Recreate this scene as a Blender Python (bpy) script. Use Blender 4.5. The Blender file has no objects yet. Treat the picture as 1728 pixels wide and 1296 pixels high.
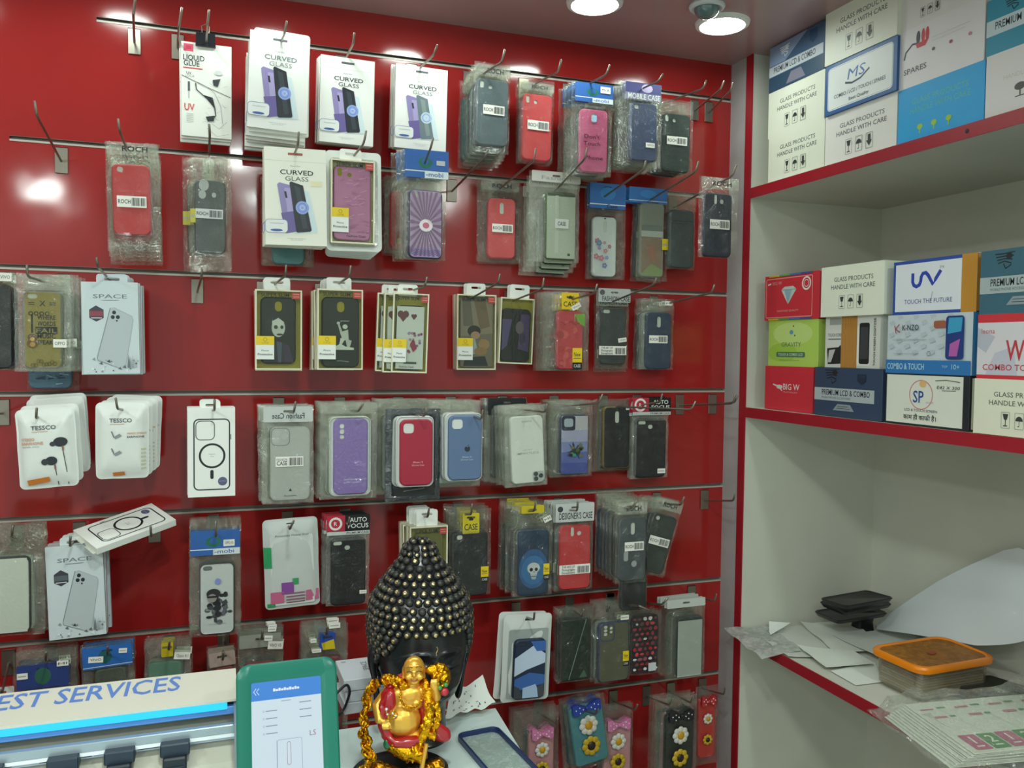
import bpy, math, random
from mathutils import Vector, Matrix, Euler, noise
from mathutils.geometry import tessellate_polygon
D = bpy.data
SC = bpy.context.scene
COL = SC.collection
random.seed(11)
PI = math.pi
# ---------------------------------------------------------------- camera model (camera stands 1.5 m above the floor)
CZ = 1.5
YAW, PIT, ROLL, F = 0.33994, 0.03982, -0.01177, 1415.14
YW = 1.755            # front face of the slatwall
XS = 1.1713           # front plane of the shelving
def _basis():
    a, b, c = YAW, PIT, ROLL
    f = Vector((math.sin(a)*math.cos(b), math.cos(a)*math.cos(b), -math.sin(b)))
    r = Vector((math.cos(a), -math.sin(a), 0)); d = f.cross(r)
    return r*math.cos(c)+d*math.sin(c), -r*math.sin(c)+d*math.cos(c), f
CR, CD, CF = _basis()
def ray(px, py): return CF + CR*((px-864)/F) + CD*((py-648)/F)
O = Vector((0, 0, CZ))
def PY(px, py, Y): v = ray(px, py); return O + v*(Y/v.y)
def PX(px, py, X): v = ray(px, py); return O + v*(X/v.x)
def PZ(px, py, Z): v = ray(px, py); return O + v*((Z-CZ)/v.z)
def proj(p):
    q = Vector(p)-O; k = q.dot(CF)
    return 864+F*q.dot(CR)/k, 648+F*q.dot(CD)/k
# ---------------------------------------------------------------- materials
def lin(h):
    h = h.lstrip('#'); o = []
    for i in (0, 2, 4):
        c = int(h[i:i+2], 16)/255
        o.append(c/12.92 if c <= .04045 else ((c+.055)/1.055)**2.4)
    return (*o, 1)
_mc = {}
def mat(h, rough=.5, metal=0, coat=0, bump=0, bscale=60, emis=0, alpha=1, var=0, tint=None):
    key = (h, rough, metal, coat, bump, bscale, emis, alpha, var)
    if key in _mc: return _mc[key]
    m = D.materials.new('surface_'+h.lstrip('#')); m.use_nodes = True
    nt = m.node_tree; b = nt.nodes['Principled BSDF']
    b.inputs['Base Color'].default_value = lin(h)
    b.inputs['Roughness'].default_value = rough
    b.inputs['Metallic'].default_value = metal
    if coat: b.inputs['Coat Weight'].default_value = coat; b.inputs['Coat Roughness'].default_value = .08
    if emis:
        b.inputs['Emission Color'].default_value = lin(h); b.inputs['Emission Strength'].default_value = emis; b.inputs['Base Color'].default_value = (.02, .02, .02, 1)
    if bump or var:
        tc = nt.nodes.new('ShaderNodeTexCoord'); n = nt.nodes.new('ShaderNodeTexNoise')
        n.inputs['Scale'].default_value = bscale; n.inputs['Detail'].default_value = 4
        nt.links.new(tc.outputs['Object'], n.inputs['Vector'])
        if bump:
            bp = nt.nodes.new('ShaderNodeBump'); bp.inputs['Strength'].default_value = bump; bp.inputs['Distance'].default_value = .004
            nt.links.new(n.outputs['Fac'], bp.inputs['Height']); nt.links.new(bp.outputs['Normal'], b.inputs['Normal'])
        if var:
            r = nt.nodes.new('ShaderNodeValToRGB'); c = lin(h)
            r.color_ramp.elements[0].position = .35; r.color_ramp.elements[1].position = .65
            r.color_ramp.elements[0].color = tuple(x*(1-var) for x in c[:3])+(1,)
            r.color_ramp.elements[1].color = tuple(min(1, x*(1+var*.6)+.01) for x in c[:3])+(1,)
            nt.links.new(n.outputs['Fac'], r.inputs['Fac']); nt.links.new(r.outputs['Color'], b.inputs['Base Color'])
    if alpha < 1: b.inputs['Alpha'].default_value = alpha
    _mc[key] = m
    return m
def film(name, haze, tint='f4f6f0', bscale=55, gl=.14, bump=.5, base=1.0):
    k = ('film', name)
    if k in _mc: return _mc[k]
    m = D.materials.new(name); m.use_nodes = True; nt = m.node_tree; nt.nodes.clear()
    N = nt.nodes.new; L = nt.links.new
    out = N('ShaderNodeOutputMaterial'); tr = N('ShaderNodeBsdfTransparent'); tr.inputs[0].default_value = tuple(c*base for c in lin(tint)[:3])+(1,)
    df = N('ShaderNodeBsdfDiffuse'); df.inputs[0].default_value = lin(tint)
    gs = N('ShaderNodeBsdfGlossy'); gs.inputs['Roughness'].default_value = .11; gs.inputs[0].default_value = (1, 1, 1, 1)
    tc = N('ShaderNodeTexCoord'); n = N('ShaderNodeTexNoise'); n.inputs['Scale'].default_value = bscale; n.inputs['Detail'].default_value = 3; n.inputs['Distortion'].default_value = 1.2
    L(tc.outputs['Object'], n.inputs['Vector'])
    bp = N('ShaderNodeBump'); bp.inputs['Strength'].default_value = bump; bp.inputs['Distance'].default_value = .006
    vo = N('ShaderNodeTexVoronoi'); vo.inputs['Scale'].default_value = bscale*1.6; L(n.outputs['Color'], vo.inputs['Vector']); vo.inputs['Scale'].default_value = 5.5
    ad = N('ShaderNodeMath'); ad.operation = 'MULTIPLY_ADD'; L(vo.outputs['Distance'], ad.inputs[0]); ad.inputs[1].default_value = 1.1; L(n.outputs['Fac'], ad.inputs[2])
    L(ad.outputs[0], bp.inputs['Height']); L(bp.outputs['Normal'], gs.inputs['Normal'])
    mr = N('ShaderNodeMapRange'); mr.inputs[1].default_value = .4; mr.inputs[2].default_value = .75; mr.inputs[3].default_value = haze*.75; mr.inputs[4].default_value = min(.95, haze*1.4)
    L(n.outputs['Fac'], mr.inputs[0])
    m1 = N('ShaderNodeMixShader'); L(mr.outputs[0], m1.inputs[0]); L(tr.outputs[0], m1.inputs[1]); L(df.outputs[0], m1.inputs[2])
    m2 = N('ShaderNodeMixShader'); m2.inputs[0].default_value = gl; L(m1.outputs[0], m2.inputs[1]); L(gs.outputs[0], m2.inputs[2])
    L(m2.outputs[0], out.inputs[0]); _mc[k] = m
    return m
FILMC = film('clear_taut_film', .006, gl=.04, bscale=30, bump=1.2)
FILM = film('clear_crinkled_film', .03, gl=.10, bscale=42, bump=1.6)
FILMH = film('milky_film', .09, gl=.09, bscale=34, bump=1.3)
FILMW = film('window_film', .005, bscale=20, gl=.015, bump=.05)
WH = mat('e9ebe4', .45); BK = mat('15171a', .4); YEL = mat('e6c614', .5); STEEL = mat('8f887c', .35, .85)
INK = mat('20242a', .6); GR = mat('8b8f90', .5); RED = mat('c4202b', .45); CREAM = mat('e2dcc0', .5)
# ---------------------------------------------------------------- mesh builder
_tc = {}
def _caph():
    c = D.curves.new('lettering', 'FONT'); c.body = 'H'; c.size = 1; o = D.objects.new('lettering', c); me = D.meshes.new_from_object(o)
    h = max(v.co.y for v in me.vertices)-min(v.co.y for v in me.vertices); D.objects.remove(o); D.meshes.remove(me); D.curves.remove(c); return h
CAPH = _caph(); print('CAPH', CAPH)
def textmesh(s, bold):
    k = (s, bold)
    if k in _tc: return _tc[k]
    c = D.curves.new('lettering', 'FONT'); c.body = s; c.size = 1; c.resolution_u = 2; c.offset = .011 if bold else 0
    o = D.objects.new('lettering', c); me = D.meshes.new_from_object(o)
    vs = [(v.co.x, v.co.y) for v in me.vertices]; fs = [tuple(p.vertices) for p in me.polygons]
    D.objects.remove(o); D.meshes.remove(me); D.curves.remove(c)
    if not vs: vs = [(0, 0), (1, 0), (1, 1)]; fs = []
    x0 = min(v[0] for v in vs); x1 = max(v[0] for v in vs)
    vs = [(v[0]-x0, v[1]/CAPH) for v in vs]
    _tc[k] = (vs, fs, (x1-x0))
    return _tc[k]
def rr(w, h, r, n=5, cx=0, cy=0):
    r = min(r, w/2-1e-5, h/2-1e-5); p = []
    for i, (sx, sy) in enumerate(((1, 1), (-1, 1), (-1, -1), (1, -1))):
        for k in range(n+1):
            a = PI/2*(i+k/n); p.append((cx+sx*(w/2-r)+r*math.cos(a), cy+sy*(h/2-r)+r*math.sin(a)))
    return p
class MB:
    def __init__(s): s.v = []; s.f = []; s.m = []; s.mats = []; s.T = Matrix(); s.smooth = False
    def mi(s, m):
        if m not in s.mats: s.mats.append(m)
        return s.mats.index(m)
    def add(s, vs, fs, m):
        o = len(s.v); k = s.mi(m); s.v += [tuple(s.T @ Vector(p)) for p in vs]
        for f in fs: s.f.append(tuple(o+i for i in f)); s.m.append(k)
    def box(s, x0, y0, z0, x1, y1, z1, m, c=0):
        if x0 > x1: x0, x1 = x1, x0
        if y0 > y1: y0, y1 = y1, y0
        if z0 > z1: z0, z1 = z1, z0
        if c <= 0:
            vs = [(x, y, z) for x in (x0, x1) for y in (y0, y1) for z in (z0, z1)]
            s.add(vs, [(0, 1, 3, 2), (4, 6, 7, 5), (0, 4, 5, 1), (2, 3, 7, 6), (0, 2, 6, 4), (1, 5, 7, 3)], m); return
        vs = []; idx = {}
        for a, x in enumerate((x0, x1)):
            for b, y in enumerate((y0, y1)):
                for d, z in enumerate((z0, z1)):
                    dx = c if a == 0 else -c; dy = c if b == 0 else -c; dz = c if d == 0 else -c
                    for ax, p in enumerate(((x, y+dy, z+dz), (x+dx, y, z+dz), (x+dx, y+dy, z))):
                        idx[(a, b, d, ax)] = len(vs); vs.append(p)
        g = lambda a, b, d, ax: idx[(a, b, d, ax)]
        fs = [(g(0,0,0,0), g(0,0,1,0), g(0,1,1,0), g(0,1,0,0)), (g(1,0,0,0), g(1,1,0,0), g(1,1,1,0), g(1,0,1,0)),
              (g(0,0,0,1), g(1,0,0,1), g(1,0,1,1), g(0,0,1,1)), (g(0,1,0,1), g(0,1,1,1), g(1,1,1,1), g(1,1,0,1)),
              (g(0,0,0,2), g(0,1,0,2), g(1,1,0,2), g(1,0,0,2)), (g(0,0,1,2), g(1,0,1,2), g(1,1,1,2), g(0,1,1,2))]
        for a in (0, 1):
            for b in (0, 1):
                fs.append((g(a,b,0,0), g(a,b,0,1), g(a,b,1,1), g(a,b,1,0)))
                fs.append((g(a,0,b,0), g(a,0,b,2), g(a,1,b,2), g(a,1,b,0)))
                fs.append((g(0,a,b,1), g(0,a,b,2), g(1,a,b,2), g(1,a,b,1)))
                for d in (0, 1): fs.append((g(a,b,d,0), g(a,b,d,1), g(a,b,d,2)))
        s.add(vs, fs, m)
    def loft(s, rings, m, cap0=True, cap1=True, closed=True):
        n = len(rings[0]); vs = [p for r in rings for p in r]; fs = []
        for i in range(len(rings)-1):
            for j in range(n if closed else n-1):
                k = (j+1) % n; fs.append((i*n+j, i*n+k, (i+1)*n+k, (i+1)*n+j))
        if cap0: fs.append(tuple(range(n))[::-1])
        if cap1: fs.append(tuple(range((len(rings)-1)*n, len(rings)*n)))
        s.add(vs, fs, m)
    def plate(s, outline, holes, y0, y1, m, side=None):
        """flat plate in the XZ plane between y0 (front) and y1, with real holes"""
        lo = [outline]+holes; flat = [p for l in lo for p in l]
        tri = tessellate_polygon([[Vector((p[0], p[1], 0)) for p in l] for l in lo]); n = len(flat)
        s.add([(p[0], y0, p[1]) for p in flat], [tuple(t) for t in tri], m)
        if y1 != y0:
            s.add([(p[0], y1, p[1]) for p in flat], [tuple(t)[::-1] for t in tri], m)
            for l in lo:
                k = len(l); s.add([(p[0], y0, p[1]) for p in l]+[(p[0], y1, p[1]) for p in l], [(i, (i+1) % k, k+(i+1) % k, k+i) for i in range(k)], side or m)
    def tube(s, pts, r, m, n=8, caps=True):
        pts = [Vector(p) for p in pts]; rs = r if isinstance(r, (list, tuple)) else [r]*len(pts); rings = []; pu = None
        for i, p in enumerate(pts):
            t = (pts[min(i+1, len(pts)-1)]-pts[max(i-1, 0)]).normalized()
            if pu is None: pu = t.orthogonal().normalized()
            u = (pu - t*pu.dot(t)).normalized(); pu = u; w = t.cross(u)
            rings.append([tuple(p+(u*math.cos(2*PI*k/n)+w*math.sin(2*PI*k/n))*rs[i]) for k in range(n)])
        s.loft(rings, m, caps, caps)
    def ball(s, c, r, m, nu=10, nv=7, M=None):
        r = r if isinstance(r, (tuple, list)) else (r, r, r); vs = [(0, 0, 1)]; fs = []
        for i in range(1, nv):
            a = PI*i/nv
            for j in range(nu): b = 2*PI*j/nu; vs.append((math.sin(a)*math.cos(b), math.sin(a)*math.sin(b), math.cos(a)))
        vs.append((0, 0, -1)); L = len(vs)-1
        for j in range(nu):
            k = (j+1) % nu; fs.append((0, 1+j, 1+k)); fs.append((L, L-nu+k, L-nu+j))
            for i in range(nv-2): fs.append((1+i*nu+j, 1+(i+1)*nu+j, 1+(i+1)*nu+k, 1+i*nu+k))
        M = M or Matrix(); c = Vector(c)
        s.add([tuple(c + (M @ Vector((v[0]*r[0], v[1]*r[1], v[2]*r[2])))) for v in vs], fs, m)
    def torus(s, c, R, r, m, M=None, n=16, k=6, flat=1):
        M = M or Matrix(); c = Vector(c); vs = []; fs = []
        for i in range(n):
            a = 2*PI*i/n
            for j in range(k):
                b = 2*PI*j/k; q = R+r*math.cos(b); vs.append(tuple(c+(M @ Vector((q*math.cos(a), q*math.sin(a), r*flat*math.sin(b))))))
        for i in range(n):
            for j in range(k): fs.append((i*k+j, ((i+1) % n)*k+j, ((i+1) % n)*k+(j+1) % k, i*k+(j+1) % k))
        s.add(vs, fs, m)
    def build(s, name, parent=None, loc=None, rot=None, smooth=None, mods=()):
        me = D.meshes.new(name); me.from_pydata(s.v, [], s.f)
        for m in s.mats: me.materials.append(m)
        me.polygons.foreach_set('material_index', s.m)
        if smooth if smooth is not None else s.smooth:
            me.polygons.foreach_set('use_smooth', [True]*len(s.f))
            try: me.set_sharp_from_angle(angle=math.radians(40))
            except Exception: pass
        me.update(); o = D.objects.new(name, me); COL.objects.link(o)
        if parent: o.parent = parent
        if loc: o.location = loc
        if rot: o.rotation_euler = rot
        return o
class Art:
    """printing on a face of the XZ plane; u to the right, v downwards, both 0..1"""
    def __init__(s, mb, x0, z0, W, H, y, step=.00007, yf=None): s.mb, s.x0, s.z0, s.W, s.H, s.y, s.st, s.yf = mb, x0, z0, W, H, y, step, yf
    def pt(s, u, v):
        x, z = s.x0+u*s.W, s.z0-v*s.H
        return (x, s.y+(s.yf(x, z) if s.yf else 0), z)
    def _c(s, c): s.y -= s.st; return mat(c, .45) if isinstance(c, str) else c
    def p(s, pts, c): c = s._c(c); s.mb.add([s.pt(*q) for q in pts], [tuple(range(len(pts)))], c)
    def r(s, u0, v0, u1, v1, c): s.p([(u0, v0), (u1, v0), (u1, v1), (u0, v1)], c)
    def e(s, u, v, ru, rv, c, n=18): s.p([(u+ru*math.cos(2*PI*i/n), v+rv*math.sin(2*PI*i/n)) for i in range(n)], c)
    def rr(s, u0, v0, u1, v1, rad, c):
        q = rr((u1-u0)*s.W, (v1-v0)*s.H, rad*s.W, 4); cu, cv = (u0+u1)/2, (v0+v1)/2
        s.p([(cu+a/s.W, cv-b/s.H) for a, b in q], c)
    def ring(s, pts, wd, c):
        """closed or open stroke of width wd (in W units) along pts"""
        s.line(pts+[pts[0]], wd, c)
    def line(s, pts, wd, c):
        c = s._c(c); P = [Vector(s.pt(*q)) for q in pts]; a = []; b = []; h = wd*s.W/2
        cl = (P[0]-P[-1]).length < 1e-7
        for i, q in enumerate(P):
            if cl: t = P[1]-P[-2] if i in (0, len(P)-1) else P[i+1]-P[i-1]
            else: t = P[min(i+1, len(P)-1)]-P[max(i-1, 0)]
            n = Vector((-t.z, 0, t.x)).normalized()*h; a.append(tuple(q+n)); b.append(tuple(q-n))
        k = len(P); s.mb.add(a+b, [(i, i+1, k+i+1, k+i) for i in range(k-1)], c)
    def ro(s, u0, v0, u1, v1, rad, wd, c):
        q = rr((u1-u0)*s.W, (v1-v0)*s.H, rad*s.W, 4); cu, cv = (u0+u1)/2, (v0+v1)/2
        s.ring([(cu+a/s.W, cv-b/s.H) for a, b in q], wd, c)
    def circ(s, u, v, R, wd, c, n=28):
        s.ring([(u+R*math.cos(2*PI*i/n), v+R*s.W/s.H*math.sin(2*PI*i/n)) for i in range(n)], wd, c)
    def t(s, txt, u, v, h, c, w=None, b=0, al='c', rot=0, sk=0):
        c = s._c(c); vs, fs, tw = textmesh(txt, b); H = h*s.H; sx = H/CAPH if w is None else w*s.W/max(tw, .01); wd = tw*sx
        ox = {'c': -wd/2, 'l': 0, 'r': -wd}[al]; cx, _, cz = s.pt(u, v); ca, sa = math.cos(rot), math.sin(rot); o = []
        for x, y in vs:
            X = ox+x*sx+sk*y*H; Z = (y-.5)*H; X, Z = cx+X*ca-Z*sa, cz+X*sa+Z*ca; o.append((X, s.y+(s.yf(X, Z) if s.yf else 0), Z))
        s.mb.add(o, fs, c)
    def bar(s, u0, v0, u1, v1, c='23262a', n=12, seed=1):
        rd = random.Random(seed); c = s._c(c); x = u0; st = (u1-u0)/n
        for i in range(n):
            w = st*rd.uniform(.3, .8); s.mb.add([s.pt(x, v0), s.pt(x+w, v0), s.pt(x+w, v1), s.pt(x, v1)], [(0, 1, 2, 3)], c); x += st
# ---------------------------------------------------------------- things
def setp(o, label=None, cat=None, group=None, kind=None):
    if label and len(label.split()) > 16:
        for a, b in (('clear bag holding a ', 'bagged '), ('milky bag holding a ', 'milky bagged '), ('silvery bag holding a ', 'silvery bagged '), ('window box with a ', 'boxed '), ('bag with a red and black auto focus card holding a ', 'red and black carded ')): label = label.replace(a, b)
    if label: o['label'] = label
    if cat: o['category'] = cat
    if group: o['group'] = group
    if kind: o['kind'] = kind
    return o
def empty(name, loc, label, cat, group=None, rot=(0, 0, 0)):
    o = D.objects.new(name, None); o.empty_display_size = .02; COL.objects.link(o); o.location = loc; o.rotation_euler = rot
    return setp(o, label, cat, group)
_kids = {}
def copy_tree(o, parent=None):
    c = o.copy(); COL.objects.link(c)
    if parent: c.parent = parent
    for ch in list(o.children): copy_tree(ch, c)
    return c
LAMPW, LAMPR, SCRW, LEDW, WORLDW, EXPO = 19, 112, .36, .5, .30, 1.28
# ---------------------------------------------------------------- display hooks and hanging packs
GZ = [CZ+.6079-.2325*k for k in range(7)]
HL = .2
ORD = ['second', 'third', 'fourth', 'fifth', 'sixth', 'seventh', 'eighth', 'ninth']
ROWN = ['top', 'second', 'third', 'fourth', 'fifth', 'sixth', 'lowest']
def tab_mesh(mb, x, z, w, h, y, m, th=.0006, slot=.5):
    """hanger tab: rounded card with a euro slot, top edge at z"""
    hole = rr(w*slot, .005, .0024, 4, x, z-.009); hole = hole[::-1]
    mb.plate(rr(w, h, .005, 4, x, z-h/2), [hole], y, y+th, m)
def make_hook(row, hole, bend, tip, plate=None, label='', L=HL, group='steel display hooks on the slatwall'):
    B = PY(*bend, YW-L); T = PY(*tip, YW-L-.006)
    zg = GZ[row]-.036
    if plate: X0 = PY(plate, proj((B.x, YW, zg))[1], YW).x
    elif hole:
        k = (YW-hole.y)/max(.02, (hole.y-B.y)); k = min(k, 3.0); X0 = hole.x+(hole.x-B.x)*k; X0 = max(B.x-.03, min(B.x+.03, X0))
    else: X0 = B.x
    e = empty('display_hook', (X0, YW, zg), label, 'hook', group)
    mb = MB(); w = .011
    mb.box(-w, -.0035, -.022, w, -.0015, .026, STEEL, .0005); mb.box(-w, -.0035, .024, w, .008, .026, STEEL, .0005)
    mb.build('bracket_plate', e)
    mb = MB(); o = Vector((X0, YW, zg)); b = B-o; t = T-o; s = Vector((0, -.003, 0))
    d1 = (b-s).normalized(); d2 = (t-b).normalized()
    mb.tube([s, b-d1*.008, b-d1*.002+d2*.002, b+d2*.008, t-d2*.001, t], [.0021, .0021, .0022, .0021, .0021, .0012], STEEL)
    mb.build('wire_prong', e, smooth=True)
    return e
def depth_of(bend, hx, hy, plate=None, L=HL):
    B = PY(*bend, YW-L); v = ray(hx, hy); q = v.x/v.y
    if plate:
        X0 = PY(plate, 600, YW).x; den = (B.x-X0)+q*L
        if abs(den) < 1e-4: return .1
        s = (q*YW-X0)/den; return max(.035, min(L-.02, s*L))
    if abs(q) < .05: return .11
    return max(.04, min(L-.025, YW-B.x/q))
class Pk:
    def __init__(s, bbox, d, tilt=0, yaw=0):
        l, t, r, b = bbox; s.Y = YW-d; s.cx = (l+r)/2; s.t = t; m = (t+b)/2
        s.o = PY(s.cx, t, s.Y); s.sx = (PY(r, m, s.Y).x-PY(l, m, s.Y).x)/(r-l); s.sz = (s.o.z-PY(s.cx, b, s.Y).z)/(b-t)
        s.bb = bbox; s.rot = (0, math.radians(tilt), math.radians(yaw))
    def x(s, px): return (px-s.cx)*s.sx
    def z(s, py): return -(py-s.t)*s.sz
    def q(s, bb): return s.x(bb[0]), s.z(bb[1]), s.x(bb[2]), s.z(bb[3])   # x0 ztop x1 zbot
    def art(s, mb, bb, y): x0, z0, x1, z1 = s.q(bb); return Art(mb, x0, z0, x1-x0, z0-z1, y)
CUTS = {'duo': [(.16, .09, .12, .11), (.42, .12, .12, .06)], 'pill': [(.5, .16, .17, .15)], 'tall': [(.5, .17, .15, .19)],
        'sq': [(.26, .13, .32, .15)], 'round': [(.5, .16, .16, .08), ], 'small': [(.22, .08, .16, .07)], 'corner': [(.24, .07, .26, .06)],
        'corner_dot': [(.2, .07, .24, .055), (.47, .14, .15, .07)], 'three': [(.24, .1, .13, .065), (.24, .17, .13, .065), (.24, .24, .13, .05)],
        'tripill': [(.26, .12, .16, .17)], 'none': [], 'wide': [(.5, .12, .3, .07)], 'duo2': [(.4, .1, .1, .14), (.62, .13, .14, .07)], 'five': [(.22, .07, .12, .055), (.22, .13, .12, .055), (.22, .19, .12, .055), (.4, .095, .1, .05), (.4, .16, .1, .05)],
        'mid': [(.5, .14, .2, .15)]}
def phone_case(parent, x0, z0, x1, z1, col, cut='pill', art=None, T=.009, y=0, rad=.011, rough=.45, ins='cfd3cc', rot=0, name='phone_case', coat=0, side=None):
    W, H = x1-x0, z0-z1; mb = MB(); c = mat(col, rough, coat=coat) if isinstance(col, str) else col
    sc = mat(side, rough) if side else c
    cx, cz = (x0+x1)/2, (z0+z1)/2
    def ring(ins_, yy): return [(a, yy, b) for a, b in rr(W-2*ins_, H-2*ins_, max(.001, rad-ins_), 5)]
    mb.loft([ring(0, T), ring(0, .0035), ring(.0007, .0012), ring(.0024, 0)], sc, False, False)
    mb.loft([ring(.0014, T), ring(.0014, .002)], sc, False, False)
    holes = [rr(w*W, h*H, min(w*W, h*H)*(.48 if w < .3 or h < .1 else .3), 4, -W/2+u*W, H/2-v*H)[::-1] for u, v, w, h in CUTS[cut]]
    mb.plate(rr(W-.0048, H-.0048, max(.001, rad-.0024), 5), holes, 0, .0011, c)
    if art: art(Art(mb, -W/2, H/2, W, H, -.0001))
    o = mb.build(name, parent, (cx, y, cz), (0, rot, 0), smooth=True)
    if ins:
        m2 = MB(); m2.box(-W/2+.004, .0016, -H/2+.004, W/2-.004, T-.001, H/2-.004, mat(ins, .7), .001); m2.build('insert_card', o)
    return o
def bag_mesh(l, zt, r, zb, core, y0=-.0016, y1=.0105, seed=0, amp=.0032, m=None, edge=.0018, nx=10, nz=18):
    """pillow of crinkled film around core (x0, ztop, x1, zbot)"""
    m = m or FILM; mb = MB(); ym = .004
    def sheet(yf, sgn):
        vs = []
        for j in range(nz+1):
            for i in range(nx+1):
                u, v = i/nx, j/nz; x = l+(r-l)*u; z = zt+(zb-zt)*v
                n = noise.noise(Vector((x*40+seed*7.3, z*30, sgn*3))); n2 = noise.noise(Vector((x*90, z*70+seed*3.1, 9+sgn)))
                e = 1 if (i in (0, nx) or j in (0, nz)) else 0
                if e:
                    x += n2*edge*1.6; z += n*edge*1.3; y = ym+n*.0015
                else:
                    dx = max(core[0]-x, x-core[2], 0); dz = max(z-core[1], core[3]-z, 0); dd = math.hypot(dx, dz)
                    k = math.exp(-(dd/.007)**2); y = ym+(yf-ym)*(.25+.75*k)-sgn*abs(n)*amp*(1.2-k*.9)+n2*amp*.6*(1-k*.8)
                    if k > .97: y = min(y, yf) if sgn > 0 else max(y, yf)
                vs.append((x, y, z))
        fs = [(j*(nx+1)+i, (j+1)*(nx+1)+i, (j+1)*(nx+1)+i+1, j*(nx+1)+i+1) for j in range(nz) for i in range(nx)]
        if sgn > 0:
            def inside(f): x = sum(vs[i][0] for i in f)/4; z = sum(vs[i][2] for i in f)/4; return core[0] < x < core[2] and core[3] < z < core[1]
            mb.add(vs, [], m); o = len(mb.v)-len(vs)
            for f in fs: mb.f.append(tuple(o+i for i in f)); mb.m.append(mb.mi(FILMC if inside(f) else m))
        else: mb.add(vs, fs, m)
    sheet(y0, 1); sheet(y1, -1)
    return mb
def sticker(parent, pk, bb, fn, y=-.0022, base='eceae0', name='barcode_label', label=None, rot=0):
    mb = MB(); x0, z0, x1, z1 = pk.q(bb); W, H = x1-x0, z0-z1
    mb.box(-W/2, 0, -H/2, W/2, .0003, H/2, mat(base, .5)); fn(Art(mb, -W/2, H/2, W, H, -.0001))
    o = mb.build(name, parent, ((x0+x1)/2, y, (z0+z1)/2), (0, rot, 0)); setp(o, label); return o
def bc(txt, two=None, w=.42):
    def f(A):
        if two:
            for i, t in enumerate(two): A.t(t, .06, .22+.3*i, .2, INK, w=.5, b=1, al='l')
            A.bar(.6, .15, .97, .85, n=14)
        else:
            A.t(txt, .04, .5, .36, INK, w=w, b=1, al='l'); A.bar(.5, .14, .97, .86, n=15)
    return f
ROCH = bc('ROCH')
def yellow_new(A): A.r(0, 0, 1, .66, YEL); A.t('New', .5, .3, .2, INK, w=.7, b=1); A.r(.1, .46, .9, .49, INK); A.r(0, .68, 1, 1, BK); A.t('CASE', .5, .84, .14, WH, w=.7)
def stack(front, n, row, short, dy=.0125, dx=0, dz=0, kind='pack', jit=.0025, palette=None, rz=1.5, strip=True):
    """more packs of the same kind behind the front one, each a thing of its own"""
    sx, sz = random.uniform(-1, 1), 0
    ymax = YW-.018
    for i in range(n):
        y = front.location.y+dy*(i+1)
        if y > ymax: break
        c = copy_tree(front); c.location = (front.location.x+dx*(i+1)+random.uniform(-1, 1)*jit, y, front.location.z+dz*(i+1)+random.uniform(-1, .4)*jit)
        c.rotation_euler = (0, front.rotation_euler.y*.6+math.radians(random.uniform(-rz, rz)), front.rotation_euler.z*.5)
        c['label'] = '%s, %s on its hook, behind %s' % (kind, ORD[i], short)
        if palette:
            pc = random.choice(palette)
            for ch in list(c.children):
                if ch.name.startswith('phone_case'):
                    for g in list(ch.children):
                        if g.name.startswith(('price_tag', 'barcode')): D.objects.remove(g)
                    if ch.material_slots:
                        ch.material_slots[0].link = 'OBJECT'; ch.material_slots[0].material = mat(pc, .45)
PAL = ['22262c', '2b3138', '3a3f44', '1e2a3c', '5b1f26', '23282a', '8a8f90', '2f3a35']
PALC = ['a9aeb0', '8f9498', 'b9bdb8', '6c7074', 'c8ccc8', '44484c']
def bagpack(row, bb, cb, col, label, short, bend, tip, hole=None, plate=None, d=None, n=2, cut='pill', art=None, header=None, stk=None, stf=ROCH,
            stb='eceae0', extra=None, tilt=0, yaw=0, palette=PAL, m=None, ins='cfd3cc', rad=.011, rough=.45, dx=0, dz=0, crot=0, side=None, hook=True,
            name='phone_case_pack', kind='clear pack', L=HL, dy=.0135, slot='c9cdc6', coat=0, T=.009):
    hole = hole or ((bb[0]+bb[2])/2, bb[1]+9)
    if d is None: d = depth_of(bend, *hole, plate, L)
    pk = Pk(bb, d, tilt, yaw); rowg = 'phone case packs hanging in the %s row' % ROWN[row]
    e = empty(name, tuple(pk.o), label, 'phone case pack', rowg, pk.rot)
    x0, z0, x1, z1 = pk.q(bb); core = pk.q(cb)
    bag_mesh(x0, z0, x1, z1, core, seed=random.random()*50, m=m).build('plastic_bag', e, smooth=True)
    phone_case(e, *core, col, cut, art, rad=rad, ins=ins, rough=rough, rot=math.radians(crot), side=side, coat=coat, T=T)
    if header:
        hb, hc, fn = header; mb = MB(); hx0, hz0, hx1, hz1 = pk.q(hb)
        hl = rr(.018, .0045, .0022, 4, (hx0+hx1)/2, hz0-.009)[::-1]
        mb.plate(rr(hx1-hx0, hz0-hz1, .002, 2, (hx0+hx1)/2, (hz0+hz1)/2), [hl], -.0008, .0002, FILMH if fn is h_roch else mat(hc, .4))
        if fn: fn(Art(mb, hx0, hz0, hx1-hx0, hz0-hz1, -.0009))
        mb.build('header_card', e)
    if stk: sticker(e, pk, stk, stf, base=stb)
    if extra: extra(e, pk)
    if hook: make_hook(row, Vector((pk.o.x+pk.x(hole[0]), pk.Y, pk.o.z+pk.z(hole[1]))), bend, tip, plate, 'steel hook holding %s' % short, L)
    stack(e, n, row, short, kind=kind, palette=palette, dx=dx, dz=dz, dy=dy)
    return e, pk
def tag(e, pk, bb, txt='', base='e8e6dc', name='price_tag', y=-.0024, rot=0):
    return sticker(e, pk, bb, (lambda A: A.t(txt, .5, .5, .4, INK, w=.75)) if txt else (lambda A: A.r(.1, .42, .85, .6, 'a0a098')), base=base, name=name, y=y, rot=rot)
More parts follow.
